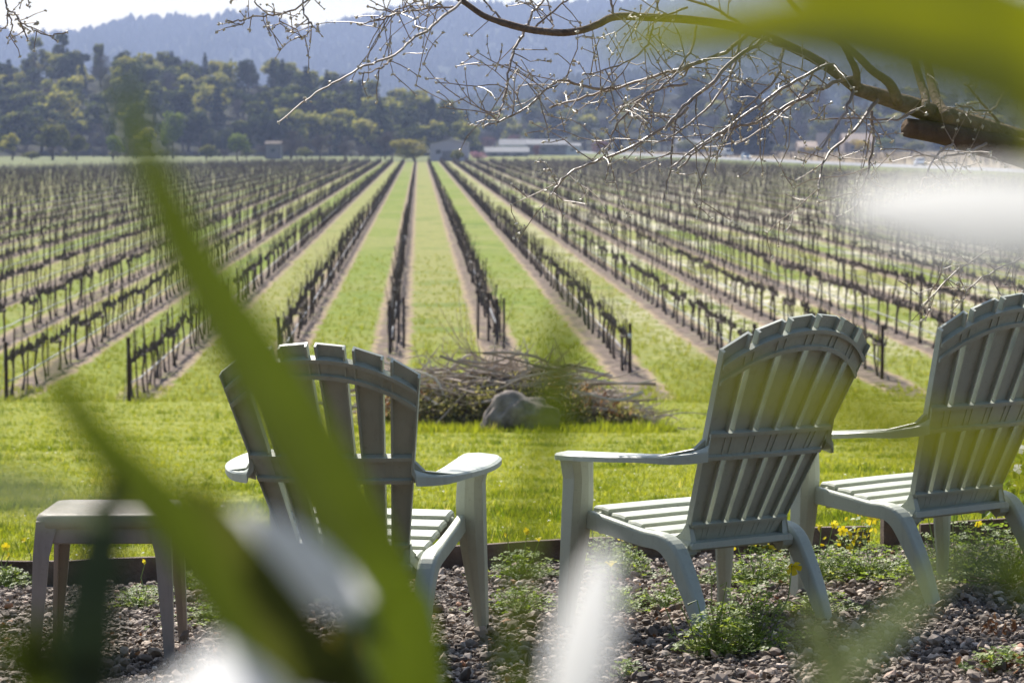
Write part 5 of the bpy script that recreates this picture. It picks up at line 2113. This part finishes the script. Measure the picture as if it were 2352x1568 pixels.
# upper edge
branch([(1720, 70), (1640, 20), (1560, -10), (1500, -30)], 8.4, 8.5, 9, 6, .5, .28, 1)
branch([z2(2352, 50), z2(2250, 80), z2(2100, 105), z2(1900, 60)], 8.3, 8.2, 8, 4, .5, .25, 1)
branch([(1160, 52), (1120, 10), (1100, -30)], 8.5, 8.6, 7, 5, .6, .25, 1)
branch([(1040, 15), (980, 20), (920, 30), (860, 45)], 8.5, 8.3, 7, 4, .7, .26, 1)
branch([(1010, -10), (950, 5), (900, 25), (845, 15)], 8.6, 8.4, 6, 4, .7, .22, 1)
branch([z2(700, 30), z2(560, 60), z2(400, 80), z2(300, 130), z2(150, 165)], 8.5, 8.3, 6, 4, .7, .22, 1)
branch([(1230, 62), (1280, 20), (1330, -20)], 8.5, 8.5, 7, 4, .6, .25, 1)
branch([(1410, 35), (1400, -10), (1380, -50)], 8.4, 8.4, 8, 5, .6, .25, 1)
branch([(1500, 55), (1480, 110), (1420, 150), (1340, 170)], 8.4, 8.1, 7, 4, .6, .25, 1)
branch([(1600, 60), (1580, 130), (1520, 200), (1450, 235), (1400, 280)], 8.4, 8.0, 8, 4, .6, .25, 1)
branch([(1700, 70), (1690, 140), (1640, 230), (1560, 300), (1500, 330)], 8.3, 7.9, 9, 4, .6, .25, 1)
branch([(1800, 110), (1780, 180), (1700, 260), (1640, 330)], 8.3, 8.0, 9, 4, .6, .25, 1)
branch([(1880, 150), (1830, 230), (1760, 290), (1690, 330)], 8.3, 8.1, 8, 4, .5, .22, 1)
# corner twigs, hanging from the limb where it runs on above the frame
branch([(12, -45), z1(30, -20), z1(55, 60), z1(110, 100), z1(140, 150), z1(230, 200), z1(340, 238), z1(450, 213)], 8.6, 8.4, 6, 4, .25, .1, 0)
branch([z1(55, 60), z1(45, 170), z1(5, 205)], 8.6, 8.5, 5, 3.5, .3, .1, 0)
branch([z1(110, 100), z1(150, 180), z1(185, 272)], 8.5, 8.5, 5, 3.5, .2, .1, 0)
branch([z1(60, 90), z1(82, 190), z1(48, 252)], 8.5, 8.5, 5, 3.5, .3, .1, 0)
branch([z1(130, -60), z1(180, -10), z1(200, 45)], 8.6, 8.6, 5, 3.5, .3, .1, 0)
branch([(740, -55), z1(2080, 0), z1(1900, 90), z1(1780, 100), z1(1660, 122), z1(1540, 150)], 8.6, 8.4, 6, 4, .35, .14, 0)
branch([(610, -58), z1(1715, 0), z1(1790, 85)], 8.6, 8.5, 5, 4, .3, .12, 0)
branch([z1(1900, 90), z1(1870, 150), z1(1830, 190)], 8.5, 8.4, 4.5, 3.5, .4, .1, 0)
branch([z1(1790, 110), z1(1800, 180), z1(1815, 235)], 8.5, 8.4, 4.5, 3.5, .4, .1, 0)
branch([(715, -55), z1(2035, 10), z1(2050, 100), z1(2092, 170), z1(2050, 235), z1(1985, 255)], 8.6, 8.4, 5.5, 4, .35, .12, 0)
branch([z1(1660, 122), z1(1620, 160), z1(1520, 140)], 8.4, 8.4, 4.5, 3.5, .4, .1, 0)
# the low right-hand spray beside the white petal
branch([(3351, 455), (2900, 500), (2560, 590), (2440, 590), (2352, 560), (2260, 580), (2180, 640), (2120, 700)], 9.6, 8.5, 8, 4, .8, .22, 1)
branch([(2900, 500), (2600, 540), (2440, 540), (2330, 600), (2250, 640), (2210, 690)], 9.3, 8.6, 7, 4, .8, .22, 1)
buds.build('buds', M['bud'], btree)
tag(btree, 'bare spring tree with a sawn stub, its budding branches hanging across the top', 'tree')

# ------------------------------------------------------------------ weeds in the gravel
wl = []
for a in range(3):
    an = a * 2 * math.pi / 3
    c_, s_ = math.cos(an), math.sin(an)
    for p in ((.05, 0, 0), (.55, -.42, .06), (.95, -.30, .0), (.80, 0, .03), (.95, .30, .0), (.55, .42, .06)):
        wl.append((p[0] * c_ - p[1] * s_, p[0] * s_ + p[1] * c_, p[2]))
WLV = np.array(wl)
WLF = np.array([(a * 6, a * 6 + 1, a * 6 + 2, a * 6 + 3) for a in range(3)] + [(a * 6, a * 6 + 3, a * 6 + 4, a * 6 + 5) for a in range(3)])


def flower_head(parent, p, s, face, n=5):
    """nodding cup of petals"""
    mb = MB()
    f = np.array(face, float)
    f /= np.linalg.norm(f)
    a = np.cross(f, (.3, .5, .8))
    a /= np.linalg.norm(a)
    b = np.cross(f, a)
    for i in range(n):
        an = i * 2 * math.pi / n
        d_ = math.cos(an) * a + math.sin(an) * b
        t_ = -math.sin(an) * a + math.cos(an) * b
        P0, P1, P2 = p + d_ * s * .08, p + d_ * s * .5 + f * s * .55, p + d_ * s * .95 + f * s * .75
        w1, w2 = s * .34, s * .40
        mb.add([P0 - t_ * s * .08, P0 + t_ * s * .08, P1 + t_ * w1, P2 + t_ * w2, P2 + d_ * s * .1, P2 - t_ * w2, P1 - t_ * w1],
               [(0, 1, 2, 6), (2, 3, 5, 6)], [(3, 4, 5)], tint=rng.random())
    return mb.build('flower', M['oxalis'], parent, True)


def weed(px, py, rw, rh, n, label, flowers=(), leaf=.011, h=.06, stems=0, cat='weed', name='clover_weed', grp='flowering weeds in the gravel'):
    """clump: px,py = foot in 2352 units; rw/rh = half-extent in metres across/along"""
    g = on_ground(px, py)
    root = empty(name, g)
    n = int(n * .8)
    x, y = rng.normal(0, .50, n) * rw, rng.normal(0, .50, n) * rh
    rr = np.clip(1 - (x / rw) ** 2 - (y / rh) ** 2, 0.05, 1)
    z = h * rr ** .6 * rng.uniform(.1, 1.25, n) + np.array(ground(g[0] + x, g[1] + y)) - g[2]
    pos = np.stack([x, y, z], 1)
    tl = rng.normal(0, .35, (n, 2))
    rot = rand_rot(n)
    # mostly upward-facing leaves
    up = np.stack([tl[:, 0], tl[:, 1], np.ones(n)], 1)
    up /= np.linalg.norm(up, axis=1)[:, None]
    a = np.cross(up, rng.normal(size=(n, 3)))
    a /= np.linalg.norm(a, axis=1)[:, None]
    b = np.cross(up, a)
    rot = np.stack([a, b, up], 2)
    V_, F_, A_ = tile(WLV, WLF, pos, rot, leaf * rng.uniform(.6, 1.35, n), np.clip(rng.normal(.5, .2, n), 0, 1))
    npmesh('leaves', V_, [F_], M['weed'], root, False, {'tint': A_})
    st = MB()
    sub = pos[rng.random(n) < .35]
    for p in sub[:160]:
        q = np.array([0, 0, -.012])
        st.tube([q, (p + q) / 2 + rng.normal(0, .004, 3), p], [.0012, .001, .0008], 3, False)
    for (fx, fy, fz, s) in flowers:
        p = np.array([fx, fy, fz])
        q = np.array([fx * .5 + rng.normal(0, .01), fy * .5, 0])
        fo = flower_head(root, p, s, (rng.normal(0, .5), -.6 + rng.normal(0, .4), rng.normal(.1, .4)))
        sm = MB()
        sm.tube([q, (p + q) / 2 + (rng.normal(0, .012), 0, fz * .1), p], [.0022, .002, .0016], 4, False)
        sm.build('stem', M['weed_stem'], fo)
    for i in range(stems):
        q = np.array([rng.normal(0, rw * .3), rng.normal(0, rh * .3), 0])
        p = q + (rng.normal(-.03, .05), rng.normal(0, .03), rng.uniform(.12, .24))
        sm = MB()
        sm.tube([q, (p + q) / 2 + rng.normal(0, .01, 3), p, p + (rng.normal(-.015, .01), 0, -.012)], [.0026, .002, .0016, .003], 4, False)
        sm.build('stalk', M['weed_stem'], root)
    if st.n:
        st.build('leaf_stems', M['weed_stem'], root)
    return tag(root, label, cat, grp)


weed(20, 1340, .10, .10, 260, 'low clover patch at the left edge behind the side table', [(-.01, 0, .15, .017), (.0, .03, .11, .012)], h=.06)
weed(70, 1330, .10, .08, 180, 'small clover tuft between the left edge and the table leg', [(-.02, 0, .16, .012), (.07, 0, .13, .016)], h=.05)
weed(320, 1385, .13, .13, 260, 'clover sprawling on the gravel beneath the side table', [(.02, .03, .15, .010)], h=.055)
weed(425, 1350, .14, .12, 280, 'clover tuft by the far right leg of the side table', [(-.02, 0, .15, .011)], h=.06)
weed(500, 1420, .16, .2, 330, 'dim clover patch between the side table and the big dark leaf', [], h=.06)
weed(640, 1380, .15, .15, 300, 'clover under the left chair beside the white petal', [], h=.06)
weed(1195, 1320, .15, .12, 420, 'leafy clover clump with three slender yellow flowers right of the left chair', [(.03, 0, .17, .014), (-.05, .03, .15, .010), (.07, 0, .13, .016)], h=.085)
weed(1190, 1395, .15, .16, 260, 'loose clover patch on the open gravel between the left and middle chairs', [], h=.06)
weed(1395, 1290, .14, .12, 330, 'clover with many yellow flowers under the seat of the middle chair', [(-.06, 0, .18, .018), (-.02, .02, .16, .012), (.03, .02, .15, .013), (.06, .02, .17, .011)], h=.09)
weed(1440, 1320, .12, .12, 260, 'flowering clover behind the tall white petal', [(-.02, 0, .15, .018), (.05, .0, .16, .017)], h=.08)
weed(1425, 1395, .11, .14, 220, 'sparse clover right of the tall white petal', [(-.03, .02, .13, .020)], h=.06)
weed(1530, 1385, .11, .12, 220, 'small clover tuft left of the rear leg of the middle chair', [], h=.06)
weed(1650, 1495, .11, .10, 380, 'bright leafy clump with tall nodding stalks at the rear foot of the middle chair', [], leaf=.013, h=.11, stems=7)
weed(1725, 1480, .12, .12, 420, 'shaded dark leafy clump under the middle chair beside the bright one', [(.12, .1, .20, .022)], leaf=.013, h=.15, stems=3)
weed(1730, 1330, .22, .16, 520, 'broad clover patch under the back of the middle chair', [(.0, .05, .13, .018), (-.06, .05, .14, .012)], h=.08)
weed(1860, 1330, .24, .2, 700, 'dense clover bank below the yellow leaves behind the middle chair', [(.0, .08, .19, .018), (.05, .1, .17, .016), (.09, .08, .18, .014), (-.02, .04, .15, .017)], h=.10)
weed(1990, 1320, .25, .2, 650, 'dense clover bank between the middle and right chairs', [(.03, .08, .18, .017), (-.08, .05, .15, .018)], h=.09)
weed(1880, 1400, .13, .1, 260, 'thin clover creeping over stones right of the middle chair', [], h=.05)
weed(2230, 1310, .30, .22, 800, 'tall hazy clover bank under the right chair', [(.02, .0, .17, .014), (-.1, .05, .15, .012)], leaf=.013, h=.14, stems=5)
weed(2320, 1330, .2, .2, 420, 'shaded clover at the right edge under the right chair', [], leaf=.013, h=.13)
weed(2290, 1530, .09, .08, 90, 'small seedling patch on the gravel near the lower right corner', [], leaf=.014, h=.05)
weed(1440, 1545, .05, .05, 40, 'tiny seedling beside the foot of the tall white petal', [], leaf=.011, h=.03)
# yellowing plant
yl = weed(1965, 1262, .10, .08, 60, 'yellow withering plant beside the timber stump behind the chairs', [], leaf=.02, h=.10, name='yellow_plant', cat='plant')
n = 44
V_, F_, A_ = leaf_cards(n, np.stack([rng.normal(0, .06, n), rng.normal(0, .05, n), rng.uniform(.01, .13, n)], 1), rng.uniform(.015, .04, n), .0, 1)
npmesh('yellow_leaves', V_, [F_], M['oxalis'], yl, False, {'tint': A_})
yl2 = weed(1745, 1268, .08, .06, 50, 'small yellow leaved plant under the skirt of the middle chair', [], leaf=.015, h=.06, name='yellow_plant', cat='plant')
n = 20
V_, F_, A_ = leaf_cards(n, np.stack([rng.normal(0, .05, n), rng.normal(0, .04, n), rng.uniform(.01, .07, n)], 1), rng.uniform(.02, .04, n), .2, 1)
npmesh('yellow_leaves', V_, [F_], M['oxalis'], yl2, False, {'tint': A_})

# ivy with white flowers at the right edge
g = on_ground(2350, 1235)
iv = empty('white_flowered_shrub', g)
n = 420
pos = np.stack([rng.normal(0.05, .16, n), rng.normal(0, .15, n), rng.uniform(.0, .36, n)], 1)
V_, F_, A_ = leaf_cards(n, pos, rng.uniform(.03, .06, n), .1, .6)
npmesh('leaves', V_, [F_], M['weed'], iv, False, {'tint': A_})
mb = MB()
for i in range(26):
    p = np.array([rng.normal(0.02, .12), rng.normal(-.12, .06), rng.uniform(.1, .38)])
    for k_ in range(4):
        an = k_ * 1.57 + rng.random()
        dv = np.array([math.cos(an), -.4, math.sin(an)]) * .022
        tv = np.array([-math.sin(an), 0, math.cos(an)]) * .012
        mb.add([p, p + dv * .6 + tv, p + dv, p + dv * .6 - tv], [(0, 1, 2, 3)], tint=rng.random())
mb.build('flowers', M['white_petal'], iv)
tag(iv, 'shrub with glossy leaves and small white flowers at the right edge', 'shrub')

# fallen leaves on the gravel
n = 170
xx, yy = rng.uniform(-2, 2.3, n), rng.uniform(6.3, 9.9, n)
V_, F_, A_ = leaf_cards(n, np.stack([xx, yy, ground(xx, yy) + .012], 1), rng.uniform(.008, .02, n), 0, .85)
tag(npmesh('leaf_litter', V_, [F_], M['dry_leaf'], None, False, {'tint': A_}), 'scattered rusty fallen leaves on the gravel', 'leaves', kind='stuff')
for (a, b, lb, s) in ((2310, 1450, 'rust red curled leaf litter clump near the right edge on the gravel', .05), (2330, 1530, 'orange brown dead leaf clump in the lower right corner', .06)):
    g = on_ground(a, b)
    n = 44
    V_, F_, A_ = leaf_cards(n, np.stack([rng.normal(0, s, n), rng.normal(0, s * .6, n), rng.uniform(0, .03, n)], 1), rng.uniform(.01, .028, n), 0, .7)
    o = npmesh('dead_leaves', V_, [F_], M['dry_leaf'], None, False, {'tint': A_})
    o.location = tuple(g)
    tag(o, lb, 'leaves')

# ------------------------------------------------------------------ blurred plants close to the lens


def strap(name, pts, mat, parent, fold=.5, n=40, root=None):
    """leaf blade. pts rows: px, py, distance, width in 2352 units; root: extra world points (x,y,z,width m)"""
    A = smooth_path(pts, n)
    W = []
    for a in A:
        p = at_d(a[0], a[1], a[2])
        W.append((*p, max(a[3], 1.0) * PXM * a[2]))
    if root is not None:
        W = W + [tuple(r_) for r_ in root]
        W = smooth_path(np.array(W)[::2] if len(W) % 2 else np.vstack([np.array(W)[::2], np.array(W)[-1:]]), n + 20)
    W = np.array(W)
    P_, wd = W[:, :3], np.maximum(W[:, 3], .0008)
    T = np.gradient(P_, axis=0)
    T /= np.linalg.norm(T, axis=1)[:, None]
    view = P_ - np.array([0, 0, CAM_Z])
    view /= np.linalg.norm(view, axis=1)[:, None]
    S = np.cross(T, view)
    S /= np.linalg.norm(S, axis=1)[:, None] + 1e-9
    Nn = np.cross(S, T)
    off = np.array(parent.location)
    cols = []
    for f, dn in ((-.5, 0), (-.25, fold * .7), (0, fold), (.25, fold * .7), (.5, 0)):
        cols.append(P_ + S * (wd * f)[:, None] + Nn * (wd * dn * .5)[:, None] - off)
    V = np.stack(cols, 1).reshape(-1, 3)
    m_ = len(P_)
    q = np.array([(i * 5 + j, i * 5 + j + 1, (i + 1) * 5 + j + 1, (i + 1) * 5 + j) for i in range(m_ - 1) for j in range(4)])
    return npmesh(name, V, [q], mat, parent, True)


def gz(x, y):
    return float(ground(x, y))


def blossom(parent, petals, corona=None, stem=None):
    """petals: list of (base px,py,d, tip px,py,d, width px)"""
    fl = None
    off = np.array(parent.location)
    c = petals[0]
    P0 = at_d(c[0], c[1], c[2])
    fl = bpy.data.objects.new('flower', None)
    col.objects.link(fl)
    fl.parent = parent
    for (ax, ay, ad, bx, by, bd, w) in petals:
        A_, B_ = at_d(ax, ay, ad), at_d(bx, by, bd)
        d_ = B_ - A_
        view = (A_ + B_) / 2 - np.array([0, 0, CAM_Z])
        view /= np.linalg.norm(view)
        s_ = np.cross(d_, view)
        s_ /= np.linalg.norm(s_)
        n_ = np.cross(s_, d_)
        n_ /= np.linalg.norm(n_)
        wm = w * PXM * (ad + bd) / 2
        V, q = [], []
        ts = np.linspace(0, 1, 12)
        for t in ts:
            ww = wm * (math.sin(math.pi * min(1, t * .86 + .10)) ** .7)
            for f in (-.5, -.25, 0, .25, .5):
                V.append(A_ + d_ * t + s_ * ww * f + n_ * wm * (.16 * (1 - (2 * f) ** 2) + .12 * math.sin(math.pi * t)) - off)
        q = [(i * 5 + j, i * 5 + j + 1, (i + 1) * 5 + j + 1, (i + 1) * 5 + j) for i in range(11) for j in range(4)]
        npmesh('petal', V, [np.array(q)], M['white_petal'], fl, True, {'tint': np.full(len(V), .5)})
    if corona:
        px, py, dd_, r = corona
        c0 = at_d(px, py, dd_) - off
        rm = r * PXM * dd_
        mb = MB()
        ax = np.array([.25, -.8, .35])
        ax /= np.linalg.norm(ax)
        a = np.cross(ax, (0, 0, 1))
        a /= np.linalg.norm(a)
        b = np.cross(ax, a)
        an = np.linspace(0, 2 * math.pi, 25)[:-1]
        mb.loft([c0 + ax * rm * h_ + (np.cos(an)[:, None] * a + np.sin(an)[:, None] * b) * (rm * f * (1 + .08 * np.sin(an * 8) * h_))[:, None] for h_, f in ((0, .35), (.3, .6), (.8, .72), (1.2, .95))], True, False)
        mb.build('corona', M['corona'], fl, True)
    if stem is not None:
        st_ = MB()
        P_ = smooth_path(np.array(stem), 14)
        st_.tube(P_ - off, np.full(14, .0035), 6)
        st_.build('stem', M['weed_stem'], fl, True)
    return fl


# left clump
lx, ly = -.02, .95
lc = empty('daffodil_clump', (lx, ly, gz(lx, ly)))
b0 = at_d(960, 1640, .92)
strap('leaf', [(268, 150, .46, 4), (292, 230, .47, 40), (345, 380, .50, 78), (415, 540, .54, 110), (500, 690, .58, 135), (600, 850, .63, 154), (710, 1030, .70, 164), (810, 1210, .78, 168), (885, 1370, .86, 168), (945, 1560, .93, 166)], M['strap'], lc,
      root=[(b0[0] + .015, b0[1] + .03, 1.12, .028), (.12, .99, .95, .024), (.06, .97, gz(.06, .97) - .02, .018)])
strap('leaf', [(100, 800, .55, 6), (150, 900, .56, 60), (220, 1000, .57, 84), (310, 1100, .59, 110), (418, 1212, .62, 132), (515, 1335, .65, 152), (612, 1465, .69, 172), (720, 1615, .74, 185)], M['strap'], lc,
      root=[(.035, .80, 1.13, .03), (.01, .86, .95, .026), (-.02, .92, gz(0, .92) - .02, .02)])
strap('leaf', [(420, 1085, .56, 10), (490, 1165, .56, 60), (565, 1280, .57, 95), (635, 1400, .58, 135), (705, 1530, .60, 180), (775, 1650, .62, 210)], M['strap_dark'], lc, fold=.1,
      root=[(.05, .66, 1.15, .03), (.03, .8, .95, .028), (.0, .93, gz(0, .95) - .02, .02)])
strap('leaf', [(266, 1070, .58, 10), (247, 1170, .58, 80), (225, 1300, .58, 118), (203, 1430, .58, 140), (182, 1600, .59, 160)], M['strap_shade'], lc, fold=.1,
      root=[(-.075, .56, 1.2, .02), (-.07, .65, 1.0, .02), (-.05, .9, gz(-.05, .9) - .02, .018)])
strap('leaf', [(250, 1185, .48, 8), (170, 1160, .46, 55), (80, 1135, .44, 75), (-40, 1115, .42, 80), (-160, 1120, .41, 80)], M['strap_pale'], lc, fold=.1,
      root=[(-.20, .45, 1.2, .014), (-.19, .6, .95, .014), (-.1, .9, gz(-.1, .9) - .02, .014)])
strap('leaf', [(-40, 1440, .5, 20), (20, 1500, .5, 60), (90, 1580, .5, 90)], M['strap'], lc, fold=.1,
      root=[(-.10, .58, 1.15, .02), (-.08, .8, .9, .02), (-.06, .92, gz(-.05, .92) - .02, .018)])
strap('leaf', [(830, 1390, .95, 20), (800, 1450, .95, 70), (800, 1520, .95, 120), (810, 1600, .95, 140)], M['strap_yellow'], lc, fold=.1,
      root=[(-.02, .96, 1.12, .03), (-.02, .97, .95, .03), (-.01, .97, gz(0, .97) - .02, .02)])
blossom(lc, [(835, 1400, .62, 535, 1180, .58, 138)], None, [at_d(845, 1440, .70), at_d(850, 1600, .74), np.array([.06, .85, 1.0]), np.array([.02, .96, gz(.02, .96)])])
blossom(lc, [(520, 1800, .50, 505, 1515, .46, 310), (520, 1790, .5, 250, 1640, .47, 220), (520, 1790, .5, 760, 1640, .47, 200)], None, [at_d(520, 1730, .50), np.array([-.02, .58, 1.2]), np.array([-.02, .9, gz(0, .9)])])
tag(lc, 'daffodil clump close to the lens with a tall strap leaf crossing the left chair', 'plant')

# middle clump: one white flower and a fine grass blade
mc = empty('daffodil_clump', (.10, .75, gz(.10, .75)))
blossom(mc, [(1285, 1720, .520, 1392, 1255, .523, 140), (1285, 1720, .520, 1215, 1650, .515, 110)], None, [at_d(1285, 1730, .52), np.array([.06, .58, 1.15]), np.array([.10, .75, gz(.1, .75)])])
strap('leaf', [(1302, 660, .44, 8), (1296, 760, .44, 60), (1280, 860, .44, 80), (1268, 950, .44, 84), (1248, 1050, .45, 42), (1225, 1150, .46, 38), (1200, 1280, .47, 40), (1190, 1420, .48, 40), (1180, 1600, .50, 44)], M['strap'], mc, fold=.1,
      root=[(.035, .55, 1.2, .012), (.06, .65, .95, .012), (.10, .74, gz(.1, .74) - .02, .012)])
tag(mc, 'daffodil near the lens with one upright white petal at the bottom centre', 'plant')

# right clump: wide arching leaves and a white flower
rc_ = empty('daffodil_clump', (.30, .62, gz(.30, .62)))
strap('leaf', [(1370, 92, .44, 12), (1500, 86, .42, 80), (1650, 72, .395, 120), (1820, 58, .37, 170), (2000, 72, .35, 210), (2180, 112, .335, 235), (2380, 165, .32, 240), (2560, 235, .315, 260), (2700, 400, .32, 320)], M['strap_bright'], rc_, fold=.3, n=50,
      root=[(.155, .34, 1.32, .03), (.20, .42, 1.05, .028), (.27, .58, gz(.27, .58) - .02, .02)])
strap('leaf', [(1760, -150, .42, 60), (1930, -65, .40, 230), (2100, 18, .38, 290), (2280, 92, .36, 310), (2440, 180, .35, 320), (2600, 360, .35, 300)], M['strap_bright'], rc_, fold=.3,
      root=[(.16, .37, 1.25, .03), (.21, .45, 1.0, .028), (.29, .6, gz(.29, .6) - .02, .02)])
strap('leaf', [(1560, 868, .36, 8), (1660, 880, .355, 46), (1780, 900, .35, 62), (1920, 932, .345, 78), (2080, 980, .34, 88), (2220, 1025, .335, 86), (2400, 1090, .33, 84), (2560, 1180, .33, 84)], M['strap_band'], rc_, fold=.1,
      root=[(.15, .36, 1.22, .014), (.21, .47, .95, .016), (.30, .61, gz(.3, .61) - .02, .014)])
strap('leaf', [(2205, 1225, .50, 8), (2160, 1310, .50, 46), (2080, 1400, .50, 62), (1990, 1490, .50, 66), (1900, 1600, .5, 70)], M['strap_pale'], rc_, fold=.1,
      root=[(.15, .53, 1.12, .014), (.20, .58, .95, .014), (.28, .62, gz(.28, .62) - .02, .014)])
strap('leaf', [(2130, 1255, .44, 10), (2220, 1275, .43, 60), (2320, 1300, .42, 100), (2440, 1350, .42, 110), (2560, 1430, .42, 110)], M['strap'], rc_, fold=.1,
      root=[(.18, .43, 1.15, .018), (.23, .5, .95, .018), (.31, .62, gz(.31, .62) - .02, .016)])
blossom(rc_, [(2640, 520, .40, 1925, 478, .42, 215), (2640, 520, .43, 2400, 330, .46, 160), (2640, 520, .40, 2560, 800, .40, 190)], None, [at_d(2640, 530, .41), np.array([.20, .42, 1.3]), np.array([.24, .5, 1.0]), np.array([.30, .62, gz(.3, .62)])])
tag(rc_, 'daffodil clump close to the lens on the right with broad glowing leaves overhead', 'plant')

# ------------------------------------------------------------------ unseen hedge, added behind the viewer to block sky light
hd = empty('hedge', (0, -5.5, gz(0, -5.5)))
n = 9000
x = rng.uniform(-13, 13, n)
f = rng.integers(0, 3, n)
z = np.where(f == 1, 5.6 + .35 * np.sin(x * 1.7) + rng.normal(0, .15, n), rng.uniform(.0, 5.7, n))
y = np.where(f == 0, 1.0, np.where(f == 1, rng.uniform(-1, 1, n), -1.0)) + rng.normal(0, .18, n) + .2 * np.sin(x * 2.3 + z)
V_, F_, A_ = leaf_cards(n, np.stack([x, y, z], 1), rng.uniform(.15, .36, n), .1, .6)
npmesh('foliage', V_, [F_], M['crown'], hd, False, {'tint': A_})
mb = MB()
rings = []
for x in np.linspace(-13, 13, 30):
    w = .85 + .12 * math.sin(x * 2.1)
    t = 5.45 + .3 * math.sin(x * 1.7)
    rings.append(np.array([(x, -w, -.5), (x, w, -.5), (x, w, t - .4), (x, w * .6, t), (x, -w * .6, t), (x, -w, t - .4)]))
mb.loft(rings, tint=.05)
mb.build('blocking_core', M['crown'], hd)
tag(hd, 'tall unseen hedge added behind the camera to block sky light', 'hedge')

# ------------------------------------------------------------------ air
m, nt, out = node_mat('haze')
N = NT(nt)
pv_ = N.new('ShaderNodeVolumePrincipled')
pv_.inputs['Color'].default_value = (0.58, 0.69, 1.0, 1)
pv_.inputs['Density'].default_value = 0.00019
pv_.inputs['Anisotropy'].default_value = 0.0
N.link(pv_.outputs[0], out.inputs['Volume'])
mb = MB()
mb.box((-3500, -60, PLAIN - 30), (3500, 5960, 400))
hz = mb.build('haze', m)
tag(hz, 'thin blue air between the viewer and the mountains', 'haze', kind='stuff')
